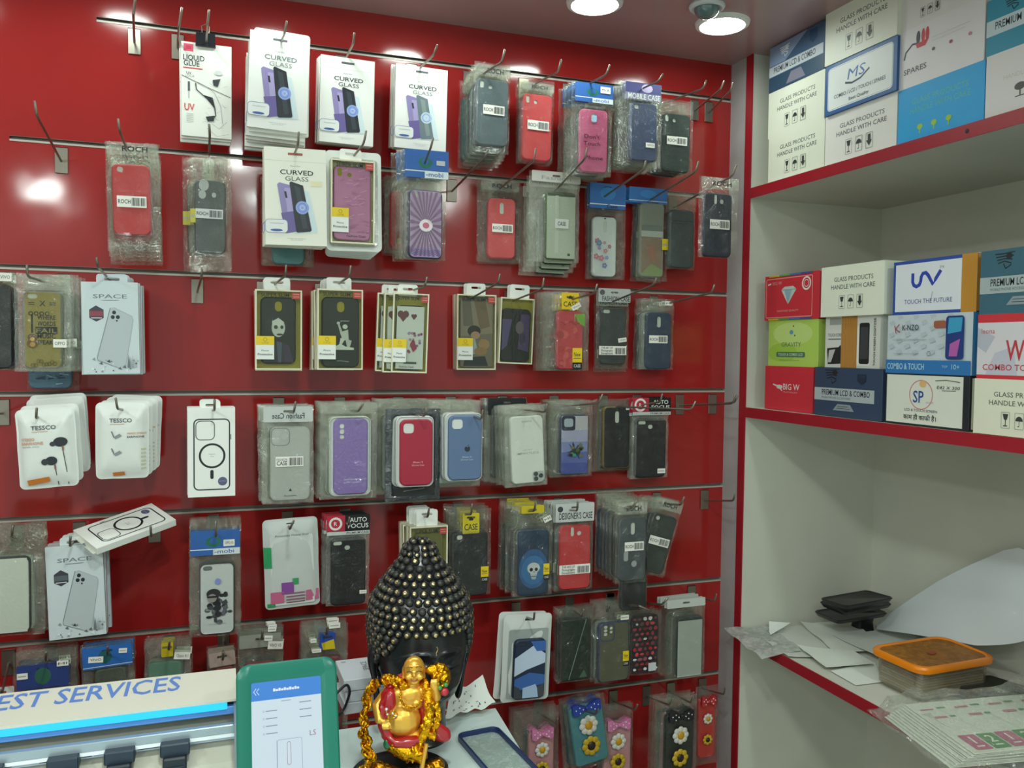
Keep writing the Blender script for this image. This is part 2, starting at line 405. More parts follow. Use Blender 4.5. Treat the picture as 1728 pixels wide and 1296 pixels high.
def carton(row, bb, label, short, bend, tip, art, base='e6e6de', th=.012, tab=None, hole=None, plate=None, d=None, n=3, tilt=0, yaw=0, dx=0, dz=0,
           name='screen_protector_box', cat='box', kind='white carton', L=HL, dy=None, hook=True, group=None, tabc=None):
    hole = hole or ((bb[0]+bb[2])/2, bb[1]+9)
    if d is None: d = depth_of(bend, *hole, plate, L)
    pk = Pk(bb, d, tilt, yaw); e = empty(name, tuple(pk.o), label, cat, group or 'cartons hanging in the %s row' % ROWN[row], pk.rot)
    x0, z0, x1, z1 = pk.q(bb); mb = MB(); mb.box(x0, 0, z1, x1, th, z0, mat(base, .42), .0006); art(Art(mb, x0, z0, x1-x0, z0-z1, -.0001)); mb.build('carton', e)
    if tab:
        tx0, tz0, tx1, tz1 = pk.q(tab); mb = MB(); tab_mesh(mb, (tx0+tx1)/2, tz0, tx1-tx0, tz0-tz1+.004, th*.5, mat(tabc or base, .4)); mb.build('hang_tab', e)
    if hook: make_hook(row, Vector((pk.o.x+pk.x(hole[0]), pk.Y, pk.o.z+pk.z(hole[1]))), bend, tip, plate, 'steel hook holding %s' % short, L)
    stack(e, n, row, short, kind=kind, dx=dx, dz=dz, dy=dy or th+.002, rz=.8)
    return e, pk
def windowbox(row, bb, label, short, bend, tip, col, cut, art, tab=None, hole=None, d=None, n=3, tilt=0, yaw=0, dx=0, dz=0, cb=None, cap=True, stk=True, hook=True, plate=None, top='SUPER SLIM', inner='a89a28'):
    hole = hole or ((bb[0]+bb[2])/2, bb[1]-6)
    if d is None: d = depth_of(bend, *hole)
    pk = Pk(bb, d, tilt, yaw); th = .016; e = empty('window_case_box', tuple(pk.o), label, 'phone case box', 'window boxes hanging in the %s row' % ROWN[row], pk.rot)
    x0, z0, x1, z1 = pk.q(bb); mb = MB(); fr = .0028
    hole_ = [(x0+fr, z0-fr), (x0+fr, z1+fr), (x1-fr, z1+fr), (x1-fr, z0-fr)]
    mb.plate([(x0, z0), (x0, z1), (x1, z1), (x1, z0)][::-1], [hole_], 0, .001, CREAM)
    mb.box(x0, .001, z1, x0+.0008, th, z0, CREAM); mb.box(x1-.0008, .001, z1, x1, th, z0, CREAM); mb.box(x0, .001, z0-.0008, x1, th, z0, CREAM); mb.box(x0, .001, z1, x1, th, z1+.0008, CREAM)
    inn = mat(inner, .35); mb.box(x0+.0008, th-.0015, z1+.0008, x1-.0008, th, z0-.0008, inn); mb.build('carton', e)
    cx0, cz0, cx1, cz1 = pk.q(cb)
    phone_case(e, cx0, cz0, cx1, cz1, col, cut, art, T=.009, y=.004, ins=inner)
    mb = MB(); mb.box(x0+fr, -.0004, z1+fr, x1-fr, -.0001, z0-fr, FILMW); A = Art(mb, x0, z0, x1-x0, z0-z1, -.0005)
    if top: A.t(top, .42, .065, .042, INK, w=.6, b=1); A.r(.78, .03, .965, .11, 'b8433a'); A.r(.81, .05, .94, .055, 'e0b0a0'); A.r(.81, .08, .94, .085, 'e0b0a0')
    mb.build('window_film', e)
    if stk:
        mb = MB(); mb.box(x0+.0015, -.0016, z1+(z0-z1)*.13, x0+(x1-x0)*.4, -.001, z1+(z0-z1)*.42, WH); A = Art(mb, x0+.0015, z1+(z0-z1)*.42, (x1-x0)*.385, (z0-z1)*.29, -.0017)
        A.r(0, 0, 1, .38, YEL); A.circ(.5, .15, .1, .03, 'a08a10', 12); A.t('CASE', .5, .29, .07, 'a08a10', w=.4); A.t('Phone', .5, .62, .07, INK, w=.4); A.t('Protective', .5, .78, .09, INK, w=.82, b=1)
        mb.build('promo_sticker', e)
    if tab:
        tx0, tz0, tx1, tz1 = pk.q(tab); mb = MB(); tab_mesh(mb, (tx0+tx1)/2, tz0, tx1-tx0, tz0-tz1+.003, th*.45, WH); mb.build('hang_tab', e)
    if hook: make_hook(row, Vector((pk.o.x+pk.x(hole[0]), pk.Y, pk.o.z+pk.z(hole[1]))), bend, tip, plate, 'steel hook holding %s' % short)
    stack(e, n, row, short, kind='window case box', dx=dx, dz=dz, dy=th+.002, palette=['15171a', 'c9cbd0', '3a2f2c', '2a2440'], rz=1)
    return e, pk
def pouch_outline(w, h, r=.008, wob=.0015, seed=1, cx=0, cz=0):
    o = []
    for a, b in rr(w, h, r, 5): o.append((cx+a, cz+b))
    # add mid points on the long sides so that the pouch edge waves a little
    q = []
    for i, p in enumerate(o):
        q.append(p); n = o[(i+1) % len(o)]
        if math.dist(p, n) > .03:
            for k in (.25, .5, .75):
                x = p[0]+(n[0]-p[0])*k; z = p[1]+(n[1]-p[1])*k; j = noise.noise(Vector((x*30, z*30, seed)))*wob
                q.append((x+j, z+j*.5))
    return q
def pouch(pk, e, bb, col, art=None, window=None, name='pouch', bulge=.006, rad=.009, seed=1, y=0, slot=True):
    """zip pouch: two welded sheets bulging in the middle"""
    x0, z0, x1, z1 = pk.q(bb); w, h = x1-x0, z0-z1; cx, cz = (x0+x1)/2, (z0+z1)/2; mb = MB(); m = mat(col, .35, bump=.25, bscale=30) if isinstance(col, str) else col
    out = pouch_outline(w, h, rad, .002, seed); rings = []
    for k, yy in ((1, .004), (.93, .003), (.82, -bulge*.35), (.6, -bulge*.8), (.3, -bulge), (.02, -bulge)):
        rings.append([(cx+a*k, y+yy+noise.noise(Vector((a*k*35, b*k*25, seed)))*.0016*(k < .99), cz+b*k) for a, b in out])
    mb.loft(rings, m, False, True)
    rings = [[(cx+a*k, y+.004+(1-k)*.006, cz+b*k) for a, b in out] for k in (1, .8, .02)]
    mb.loft(rings, m, False, True)
    mb.box(cx-w*.46, y+.0028, z0-h*.125, cx+w*.46, y+.0045, z0-h*.11, m)
    if slot: mb.plate(rr(.016, .005, .0024, 4, cx, z0-.011), [], y+.0005, y+.0005, mat('30312f', .7))
    def yf(x, z):
        k = max(abs(x-cx)/(w/2), abs(z-cz)/(h/2)); R = ((0, -bulge), (.3, -bulge), (.6, -bulge*.8), (.82, -bulge*.35), (.93, .003), (1, .004), (9, .004))
        for (a, p), (b, q) in zip(R, R[1:]):
            if k <= b: return p+(q-p)*(k-a)/(b-a)
    if art: art(Art(mb, x0, z0, w, h, y-.0016, yf=yf))
    return mb.build(name, e, smooth=True)
# ---------------------------------------------------------------- printed designs
def a_glue(A):
    A.r(.05, .02, .24, .1, 'd8506a'); A.r(.09, .04, .2, .08, 'c03a55'); A.t('LIQUID', .04, .165, .055, INK, w=.42, b=1, al='l'); A.t('GLUE', .05, .225, .055, INK, w=.31, b=1, al='l')
    A.r(.04, .27, .42, .282, 'd04a4a'); A.t('UV', .1, .33, .028, INK, al='l'); A.t('LOCA', .08, .36, .025, GR, al='l', w=.18); A.r(.13, .42, .17, .52, '4a5050'); A.r(.145, .52, .155, .6, '8a9090')
    A.t('UV', .06, .69, .07, 'd8443a', w=.2, b=1, al='l'); A.line([(.01, .36), (.5, .46), (.98, .55)], .012, '6a5a58')
    for i in range(5): A.r(.1, .76+.02*i, .24, .765+.02*i, 'a0a8a0')
    A.line([(.28, .43), (.3, .5), (.42, .55), (.55, .6), (.66, .68), (.68, .76), (.6, .82), (.5, .8)], .02, INK)
    A.p([(.44, .55), (.62, .57), (.68, .7), (.62, .66)], '1c2024'); A.p([(.48, .78), (.66, .76), (.64, .82), (.52, .83)], '23282a'); A.line([(.32, .42), (.5, .46), (.66, .52), (.78, .66), (.82, .84)], .008, '7a8284')
    A.p([(.62, .38), (.78, .36), (.72, .45), (.64, .44)], '33383c'); A.e(.74, .3, .08, .025, 'c8ccc8'); A.line([(.6, .85), (.75, .9), (.9, .82)], .008, '8a9290'); A.line([(.5, .9), (.7, .98), (.95, .95)], .006, '9aa29e')
    rnd = random.Random(3)
    for i in range(16): u, v = rnd.uniform(.4, .9), rnd.uniform(.4, .93); A.line([(u, v), (u+.08, v+rnd.uniform(-.03, .04))], .005, 'a4aca8')
def phones2(A, u=.2, v=.36, w=.55, h=.52, dull=0):
    f = lambda a, b: (u+a*w, v+b*h)
    A.p([f(.72, .12), f(.93, .16), f(1.18, .96), f(.5, 1.0)], 'cfe0e4'); A.p([f(0, .04), f(.06, 0), f(.42, .05), f(.62, .95), f(.22, 1)], '8f82b4'); A.p([f(.2, .1), f(.38, .1), f(.5, .6), f(.3, .62)], 'a89cc8'); A.p([f(.1, .6), f(.5, .55), f(.62, .95), f(.24, 1)], '6a5c98')
    A.p([f(.2, .17), f(.26, .17), f(.3, .3), f(.24, .3)], '23242c')
    A.p([f(.36, 0), f(.4, -.03), f(.76, .04), f(1.0, .92), f(.96, .95), f(.58, .98), f(.54, .96)], '6a7a80' if dull else '20242c'); A.p([f(.5, .05), f(.66, .08), f(.88, .88), f(.74, .9)], '82908c' if dull else '333c44')
    A.e(*f(.73, .48), w*.2, w*.2*A.W/A.H, 'b4c8d8' if dull else '8fa4dc'); A.circ(*f(.73, .48), w*.13, .008, '5c70b8'); A.circ(*f(.73, .48), w*.06, .008, 'd8e0f4')
def a_curved(dull=0, st=0):
    def f(A):
        A.r(0, 0, 1, 1, 'e8e8e2' if not st else 'ecebdc'); A.r(0, .135, 1, .138, 'c6c8c2')
        A.rr(.38, .05, .62, .075, .012, 'a8584c' if st else '55595c'); A.t('Phone Glass', .5, .185, .014, GR); A.t('CURVED', .52, .25, .046, '70787a' if dull == 2 else INK, w=.54, b=1); A.t('GLASS', .52, .315, .044, GR if dull else '44484c', w=.38)
        if st: A.r(.74, .33, .93, .38, 'e8dfb8')
        phones2(A, dull=dull == 1); A.rr(-.0, .74, .36, .875, .06, 'e4e6e2'); A.ro(.0, .74, .36, .875, .06, .008, '7a80b0'); A.t('FINGERPRINT', .08, .78, .012, GR, al='l', w=.22); A.e(.18, .85, .1, .013, '3c5a9c')
        A.t('Compatible with the original fingerprint', .5, .93, .008, GR, w=.3); A.t('identification', .5, .945, .008, GR, w=.2)
    return f
def a_space(n=1):
    def f(A):
        A.r(0, 0, 1, 1, 'c9d2d4'); A.t('SPACE', .5, .155, .042, '6f7a80', w=.6, b=1); A.r(.34, .195, .66, .2, '7a8488'); A.t('COLLECTION', .5, .198, .01, INK, w=.26)
        A.p([(.13, .3), (.25, .255), (.38, .3), (.38, .39), (.25, .43), (.13, .39)], '3c3a44'); A.r(.14, .315, .37, .37, '8c3a48' if n == 1 else '566066'); A.r(.16, .385, .35, .395, 'c8c8c8')
        A.p([(.5, .28), (.56, .275), (.88, .37), (.9, .41), (.74, .94), (.68, .95), (.26, .85), (.25, .82)], 'b4bcbe'); A.line([(.56, .275), (.88, .37), (.9, .41), (.74, .94)], .006, '8d979a'); A.line([(.5, .28), (.25, .82), (.26, .85), (.68, .95)], .014, '7c8688')
        for u, v in ((.565, .33), (.54, .38), (.63, .38)): A.e(u, v, .035, .021, '20262c')
        A.e(.61, .42, .016, .01, '33393c')
        rnd = random.Random(5)
        for i in range(26):
            u, v = rnd.uniform(.04, .96), rnd.uniform(.84, .98); s = rnd.uniform(.015, .05); A.p([(u, v), (u+s, v-s*.5), (u+s*1.4, v+s*.3)], rnd.choice(['5f686c', '8d979a', 'dfe6e8', '3a4246']))
        for k in range(8): A.p([(.78+.025*k, .93), (.8+.025*k, .78+.02*(k % 3)), (.815+.02*k, .94)], rnd.choice(['6b7478', '98a2a4']))
    return f
def a_mag(A):
    A.r(0, 0, 1, 1, 'ebede6'); A.ro(.13, .13, .88, .92, .1, .028, INK); A.ro(.17, .15, .56, .36, .1, .018, '3a3e42'); A.circ(.51, .54, .26, .045, '1c2024', 36)
    A.t('Magnetic', .51, .52, .012, GR, w=.14); A.t('Case', .51, .545, .012, GR, w=.08); A.rr(.47, .7, .54, .8, .03, INK); A.e(.73, .83, .1, .049, '5a5c7c'); A.r(.66, .825, .8, .83, 'a8aac8'); A.r(.9, .3, .915, .36, INK)
def a_goldcase(A):
    A.t('X', .5, .16, .07, INK, w=.16, b=1); A.r(.14, .145, .3, .155, INK); A.r(.14, .17, .3, .18, INK); A.r(.68, .145, .84, .155, INK); A.r(.68, .17, .84, .18, INK)
    for i in range(4): A.circ(.2+.14*i, .29, .05, .02, INK, 10)
    for i, (t, w) in enumerate((('WHERE', .5), ('WORDS', .5), ('FAIL', .56), ('MUSIC', .5), ('SPEAKS', .5))):
        if t == 'FAIL': A.r(.32, .46, .88, .55, INK)
        A.t(t, .6, .34+.08*i+(.01 if t == 'FAIL' else 0), .055, '8a7c3c' if t == 'FAIL' else INK, w=w*.94, b=1)
    A.r(.21, .3, .25, .54, INK); A.e(.24, .6, .12, .05, '5c3a14'); A.e(.24, .68, .15, .06, '6e4a18'); A.e(.24, .62, .06, .025, 'c09a40'); A.e(.24, .69, .07, .03, 'b08a34')
    rnd = random.Random(2)
    for i in range(9): A.circ(.25+.07*i, .93+rnd.uniform(-.03, .03), .05, .014, '4a4016', 10)
def a_marble(c1, c2, n=26, seed=1, sz=.12):
    def f(A):
        rnd = random.Random(seed)
        for i in range(n):
            u, v = rnd.uniform(.08, .86), rnd.uniform(.04, .94); a = rnd.uniform(-.04, .04); w = rnd.uniform(.5, 1)*sz
            A.p([(u, v), (min(.96, u+w), v+a), (min(.96, u+w*1.1), v+a+.012), (u+.01, v+.014)], rnd.choice([c1, c2]))
    return f
def a_flowers(cols, n=14, seed=1, v0=.3, v1=.95, r=.07):
    def f(A):
        rnd = random.Random(seed)
        for i in range(n):
            u, v = rnd.uniform(.12, .88), rnd.uniform(v0, v1); c = rnd.choice(cols); q = rnd.uniform(.5, 1)*r
            for k in range(5): A.e(u+q*.8*math.cos(k*1.257), v+q*.8*A.W/A.H*math.sin(k*1.257), q*.5, q*.5*A.W/A.H, c, 8)
            A.e(u, v, q*.3, q*.3*A.W/A.H, 'e8d070', 8)
    return f
def a_sun(A):
    cx, cy = .5, .5
    for i in range(24):
        a0 = 2*PI*i/24; a1 = a0+PI/24
        def e(a):
            dx, dy = math.cos(a), math.sin(a); t = min(.46/max(abs(dx), 1e-6), .47/max(abs(dy), 1e-6)); return (cx+dx*t, cy+dy*t)
        A.p([(cx, cy), e(a0), e(a1)], '8a6492')
    A.e(.5, .52, .2, .09, 'e8dfe4'); A.e(.5, .52, .1, .045, 'c86a80'); A.r(.08, .86, .92, .865, '8a80b8')
    for j in range(6):
        for k in range(9): A.r(.08+.095*k+(.045 if j % 2 else 0), .87+.016*j, .12+.095*k+(.045 if j % 2 else 0), .882+.016*j, '6c60a4')
def a_portrait(A):
    A.p([(.1, .98), (.2, .75), (.45, .66), (.75, .7), (.92, .98)], '2c2436'); A.p([(.62, .7), (.8, .72), (.93, .98), (.7, .98)], '3c2a4c'); A.p([(.45, .66), (.6, .68), (.58, .98), (.5, .98)], '4c5468')
    for u, v, a, b in ((.3, .42, .2, .1), (.45, .36, .2, .07), (.62, .44, .12, .08)): A.e(u, v, a, b, '22262a')
    A.e(.5, .46, .19, .14, 'c8cccc'); A.e(.49, .38, .17, .07, 'd4d8d6'); A.e(.43, .45, .055, .03, '3a3c3e'); A.e(.6, .45, .045, .028, '3a3c3e'); A.e(.54, .56, .09, .016, '4a3034'); A.p([(.34, .36), (.4, .28), (.62, .28), (.68, .38), (.5, .31)], '1a1c20')
def a_whitefig(A):
    A.t('power', .62, .335, .025, 'c8ccc8', w=.24); A.e(.44, .37, .045, .022, 'c8ccc8', 8); A.p([(.42, .38), (.47, .38), (.55, .5), (.5, .53)], 'b8bcb8'); A.e(.62, .42, .07, .035, 'd0d4d0', 9); A.p([(.48, .5), (.7, .46), (.72, .6), (.56, .62)], 'c4c8c4')
    A.p([(.5, .58), (.62, .6), (.5, .7), (.46, .68)], 'd0d4d0'); A.p([(.62, .58), (.8, .62), (.74, .73), (.68, .72)], 'bcc0bc'); A.p([(.36, .7), (.5, .66), (.62, .7), (.86, .72), (.86, .75), (.34, .75)], 'd4d8d4'); A.line([(.4, .91), (.5, .905), (.72, .92)], .012, 'b0b4b0')
def a_hearts(A):
    A.r(.02, .02, .98, .98, 'd9dbe0')
    for u, v, q in ((.24, .15, .2), (.62, .17, .1)):
        A.e(u-q*.45, v-.01, q*.55, q*.27, '6a3040'); A.e(u+q*.45, v-.01, q*.55, q*.27, '6a3040'); A.p([(u-q*.95, v), (u+q*.95, v), (u, v+q*.55)], '6a3040')
    rnd = random.Random(8)
    for i in range(18): u, v = rnd.uniform(.35, .9), rnd.uniform(.42, .72); A.e(u, v, .05, .022, rnd.choice(['8a6a98', 'a88cb4', '9c3c50']), 8)
    A.p([(.5, .6), (.62, .5), (.75, .66), (.62, .72)], '9a2c4c'); A.rr(.3, .87, .75, .9, .02, '3c4046'); A.t('Fashion Case', .4, .945, .03, INK, w=.5)
def a_boy(A):
    A.r(.02, .02, .98, .98, '8f8174'); A.p([(.4, .02), (.75, .02), (.9, .4), (.6, .45)], '7c6450'); A.p([(.02, .55), (.98, .5), (.98, .98), (.02, .98)], '776c62'); A.p([(.05, .02), (.3, .02), (.4, .4), (.1, .4)], '6c6258')
    A.e(.42, .47, .2, .08, '1a1614'); A.e(.46, .53, .14, .055, 'b48c74'); A.p([(.12, .58), (.45, .58), (.55, .78), (.1, .85)], 'a8b0bc'); A.e(.72, .66, .17, .075, 'a88258'); A.e(.62, .76, .2, .06, '9a7650'); A.e(.66, .6, .05, .02, 'a88258', 8); A.p([(.15, .85), (.75, .83), (.85, .97), (.1, .97)], '1c1e24')
def a_dark(A):
    A.p([(.02, .2), (.35, .2), (.2, .7), (.02, .8)], '554a7c'); A.p([(.6, .1), (.95, .1), (.95, .8), (.55, .75)], '4a3668'); A.p([(.35, .05), (.65, .05), (.55, .97), (.3, .97)], '0e0d12'); A.e(.62, .35, .14, .12, '6a5a6c'); A.e(.72, .55, .12, .1, '34284c')
def a_melon(A):
    rnd = random.Random(4)
    for i in range(20): u, v = rnd.uniform(.1, .85), rnd.uniform(.2, .95); A.e(u, v, rnd.uniform(.06, .16), rnd.uniform(.03, .08), rnd.choice(['c04448', 'b83c44', 'cc5a58', 'a83a3c']), 10)
    for i in range(9): A.p([(.7, .06), (.66+.05*i, .2+.01*i), (.64+.05*i, .05)], rnd.choice(['6a9a3c', '86aa54', '4c7c30']))
    A.line([(.15, .2), (.3, .24), (.5, .18), (.7, .24), (.85, .2)], .02, '8c3034')
def a_stone(A):
    rnd = random.Random(9); cols = ['a8242f', 'c4404a', '7a2028', 'd8d0d4', '8c5058', '9c3440', '6c3c44']
    for j in range(11):
        for i in range(5):
            u, v = .12+.19*i+(.08 if j % 2 else 0), .06+.085*j; a = rnd.uniform(0, 3); ru, rv = rnd.uniform(.05, .09), rnd.uniform(.02, .038)
            if u < .95: A.p([(u+ru*math.cos(a+k*1.047)*rnd.uniform(.8, 1.2), v+rv*math.sin(a+k*1.047)) for k in range(6)], rnd.choice(cols))
    A.r(.62, .82, .9, .96, 'c8cccc')
def a_skull(A):
    A.e(.5, .6, .46, .3, '2a5a90', 24); A.e(.5, .62, .38, .22, '3670a8', 24); A.r(.42, .16, .58, .3, '1c3048'); c = 'c8ccd0'
    A.e(.5, .59, .2, .085, c); A.p([(.38, .62), (.64, .62), (.6, .71), (.42, .71)], c); A.e(.43, .61, .055, .028, '20242c', 10); A.e(.59, .61, .05, .028, '20242c', 10); A.p([(.5, .64), (.54, .64), (.52, .665)], '20242c')
    for i in range(5): A.r(.43+.035*i, .685, .435+.035*i, .71, '40444c')
    A.p([(.42, .72), (.6, .72), (.56, .76), (.45, .76)], 'b0b4b8')
def a_splash(A):
    rnd = random.Random(6)
    for i in range(44): u, v = rnd.gauss(.55, .18), rnd.gauss(.6, .08); A.e(min(.88, max(.12, u)), v, rnd.uniform(.04, .1), rnd.uniform(.018, .045), rnd.choice(['1c1e22', '23262a', '3c3f44', '5c5e64', '9a9ca0']), 9)
    A.e(.4, .42, .2, .07, '2a2a2c'); A.e(.36, .48, .13, .06, '8a8480'); A.r(.22, .45, .5, .475, '17181a'); A.e(.52, .25, .08, .042, '7c88c8'); A.line([(.25, .84), (.75, .84)], .01, '8890a0')
def a_beetle(A):
    for v0, c in ((.02, 'b8b4c0'), (.25, 'a4a4c4'), (.45, '8088bc'), (.62, '5c66ac'), (.8, '4450a0')): A.r(.03, v0, .97, .98, c)
    A.rr(.03, .02, .52, .26, .08, '262c40'); A.rr(.12, .06, .44, .2, .08, 'a8b4c0'); rnd = random.Random(3)
    for i in range(26): a = rnd.uniform(0, 6.3); q = rnd.uniform(.1, .33); A.line([(.5, .6), (.5+q*math.cos(a), .6+q*.5*math.sin(a))], .02, rnd.choice(['16241e', '1c2a4c', '24443a']))
    for i in range(16): A.e(.5+rnd.gauss(0, .1), .6+rnd.gauss(0, .05), .07, .028, rnd.choice(['1c3a30', '2a8c70', '4c5a30', '1a1e24', '6a6a40']), 8)
def a_sky(A):
    for p, c in (([(.02, .3), (.6, .1), (.98, .25), (.98, .4), (.4, .5), (.02, .6)], 'c4d4e8'), ([(.5, .03), (.98, .03), (.98, .2), (.7, .2)], '3c68b0'), ([(.03, .65), (.5, .55), (.98, .6), (.98, .75), (.03, .85)], '3a64a8'), ([(.3, .8), (.7, .75), (.9, .97), (.3, .97)], 'a8c0dc')): A.p(p, c)
    A.p([(.03, .75), (.2, .8), (.3, .97), (.03, .97)], '3c4048'); A.p([(.75, .8), (.97, .74), (.97, .97), (.8, .97)], '44484e')
def a_floral_white(A):
    A.e(.5, .03, .04, .012, INK, 8); a_flowers(['9a8ac0', '7c9cd0', 'c07a90', '6c7cac'], 12, 4, .4, .82, .1)(A)
def icons(A, u=.5, v=.77, s=.13, c='3a3e3c'):
    for k in range(3):
        x = u+(k-1)*s*1.45; h = s*A.W/A.H; A.ro(x-s*.45, v-h*.75, x+s*.45, v+h*.75, .004, .006, '9aa094')
        if k == 0: A.p([(x-s*.3, v-h*.6), (x+s*.3, v-h*.6), (x+s*.16, v-h*.05), (x-s*.16, v-h*.05)], c); A.r(x-s*.04, v-h*.05, x+s*.04, v+h*.5, c); A.r(x-s*.22, v+h*.48, x+s*.22, v+h*.58, c)
        if k == 1: A.p([(x+s*.38*math.cos(PI*i/8), v-h*.45*math.sin(PI*i/8)) for i in range(9)], c); A.r(x-s*.025, v, x+s*.025, v+h*.5, c); A.r(x-s*.14, v+h*.45, x, v+h*.53, c)
        if k == 2: A.r(x-s*.18, v-h*.6, x+s*.18, v, c); A.p([(x-s*.38, v), (x+s*.38, v), (x, v+h*.55)], c)
def a_glass(c='dfe2cf', ink='5c625c', fade=0):
    def f(A): A.r(0, 0, 1, 1, c); A.t('GLASS PRODUCTS', .53, .27, .085, ink, w=.62, b=1); A.t('HANDLE WITH CARE', .52, .42, .085, ink, w=.7, b=1); icons(A, .5, .72, .1)
    return f
def h_mobi(A):
    A.r(0, 0, 1, .72, '2c5ea4'); A.e(.46, .46, .16, .2, '1f6a54'); A.e(.46, .42, .08, .12, '2c5ea4'); A.r(0, .74, 1, 1, 'd4dcdc'); A.r(0, .78, .45, 1, '2c5ea4'); A.t('-mobi', .68, .86, .16, '2c5ea4', w=.4, b=1)
def h_blue(A): A.e(.5, .4, .22, .26, '3f86c8', 14); A.r(.0, .82, 1, .86, 'dfe6ea'); A.t('Case', .62, .9, .14, INK, w=.3, b=1)
def h_focus(A):
    A.r(0, 0, .42, .8, 'b8283c'); A.circ(.2, .42, .13, .05, 'e8e4e0', 20); A.t('R', .2, .42, .2, 'e8e4e0', b=1); A.r(.42, 0, 1, .8, '131417'); A.t('AUTO', .73, .26, .22, WH, w=.4, b=1); A.t('FOCUS', .73, .56, .22, WH, w=.48, b=1); A.r(0, .82, 1, 1, 'c8ccc8'); A.t('PREMIUM CASE', .72, .91, .1, INK, w=.52, b=1)
def h_case(A): A.t('CASE', .5, .68, .3, INK, w=.8, b=1); A.p([(.35, .3), (.5, .15), (.65, .3), (.6, .36), (.4, .36)], '2a2418')
def h_roch(A): A.t('ROCH', .55, .5, .4, INK, w=.5, b=1)
def h_fashion(A): A.t('FASHION CASE', .55, .74, .34, INK, w=.86, b=1); A.e(.12, .3, .08, .2, '55595c')
def h_design(A): A.t("DESIGNER'S CASE", .52, .68, .34, INK, w=.86, b=1); A.e(.12, .3, .07, .16, '3c4044')
def art_label(A):
    for i, t in enumerate(('THE ART OF', 'Photography', 'Exceptions')): A.t(t, .5, .2+.3*i, .24, INK, w=.42, b=1, al='r')
    A.bar(.58, .2, .97, .9, n=14)
# ---------------------------------------------------------------- top row
def bare(row, plate, bend, tip, label, L=HL): return make_hook(row, None, bend, tip, plate, label, L)
bare(0, 227, (225, 24), (229, -8), 'empty steel hook hanging furthest left in the top row, its tip above the frame')
bare(0, 300, (302, 44), (307, 12), 'empty steel hook in the top row just left of the glue carton')
bare(0, 1171, (1216, 151), (1222, 136), 'empty steel hook in the top row, second in from the white pilaster', .17)
bare(0, 1195, (1233, 153), (1237, 139), 'empty steel hook in the top row, nearest the white pilaster', .17)
bare(1, 104, (62, 195), (58, 170), 'empty steel hook at the left end of the second row, angled up and left')
bare(1, 762, (819, 265), (823, 252), 'empty steel hook right of the pink sunburst case in the second row')
bare(2, 333, (340, 468), (341, 451), 'empty steel hook in the third row between the silvery carton and the first window box')
bare(3, 5, (-30, 700), (-32, 680), 'empty steel hook cut by the left edge of the frame in the fourth row')
bare(3, 1146, (1237, 681), (1241, 664), 'empty steel hook in the fourth row, second in from the white pilaster')
bare(3, 1201, (1240, 679), (1245, 667), 'empty steel hook in the fourth row, nearest the white pilaster', .13)
bare(4, 1188, (1238, 845), (1240, 833), 'empty steel hook in the fifth row beside the white pilaster', .15)
bare(5, 1166, (1206, 1014), (1209, 1002), 'empty steel hook in the sixth row beside the white pilaster', .12)
bare(6, 1184, (1222, 1172), (1224, 1160), 'empty steel hook in the lowest row beside the white pilaster', .12)
e, pk = carton(0, (306, 74, 391, 232), 'white glue carton with black lettering, held by a black clip in the top row', 'the glue carton held by a black clip', (350, 40), (353, 16), a_glue, hole=(348, 66), n=2, d=.07, dx=-.002, dz=-.004, cat='box', name='glue_carton', th=.005, plate=347)
mb = MB(); x0, z0, x1, z1 = pk.q((330, 56, 364, 80)); cm = (x0+x1)/2
mb.loft([[(x0, -.006, z1), (x1, -.006, z1), (x1, .011, z1), (x0, .011, z1)], [(x0+.001, .0005, z0), (x1-.001, .0005, z0), (x1-.001, .004, z0), (x0+.001, .004, z0)]], mat('16191f', .35))
mb.tube([(cm-.006, 0, z0), (cm-.007, 0, z0+.012), (cm, 0, z0+.016), (cm+.007, 0, z0+.012), (cm+.006, 0, z0)], .0008, STEEL, 6)
c = mb.build('binder_clip', None, tuple(pk.o), pk.rot, smooth=True); setp(c, 'black binder clip gripping the top of the glue carton', 'clip')
carton(0, (423, 58, 524, 220), 'largest white curved glass carton in the top row, bent forward with purple phones', 'the largest curved glass carton of the top row', (480, 57), (484, 35), a_curved(2), hole=(475, 68), d=.15, n=6, dx=-.0005, dz=-.0035, tilt=2, th=.011, tab=(430, 51, 524, 66))
carton(0, (542, 98, 633, 243), 'white curved glass carton with a crisp black phone, second curved glass carton from the left', 'the second curved glass carton of the top row', (596, 74), (598, 55), a_curved(0), hole=(586, 102), d=.11, n=4, dx=-.001, dz=.002, tilt=1, th=.011)
carton(0, (669, 113, 756, 253), 'white curved glass carton with a washed out grey phone, smallest in the top row', 'the smallest curved glass carton of the top row', (732, 92), (738, 75), a_curved(1), hole=(710, 119), d=.09, n=3, dx=-.001, dz=.003, tilt=1, th=.011)
bagpack(0, (802, 106, 863, 258), (806, 134, 860, 246), '56656e', 'clear bag holding a slate blue phone case with barcode label, right of the curved glass cartons', 'the slate blue case with barcode label', (847, 104), (852, 83), hole=(819, 123), n=5, cut='duo', stk=(817, 178, 853, 194), dx=-.002, dz=-.004, header=((806, 110, 861, 130), 'a8aca8', h_roch), tilt=1, palette=['55757a', '3a5a5e', '5c8084', '2c3a50'], plate=790)
bagpack(0, (879, 134, 937, 274), (884, 159, 934, 271), 'd2444a', 'clear bag holding a coral red phone case with a square camera hole in the top row', 'the coral red case of the top row', (942, 121), (947, 100), hole=(905, 142), n=2, cut='duo', stk=(892, 204, 928, 220), header=((882, 140, 935, 154), 'b8b4ac', h_roch), palette=['c8404a'], tilt=1)
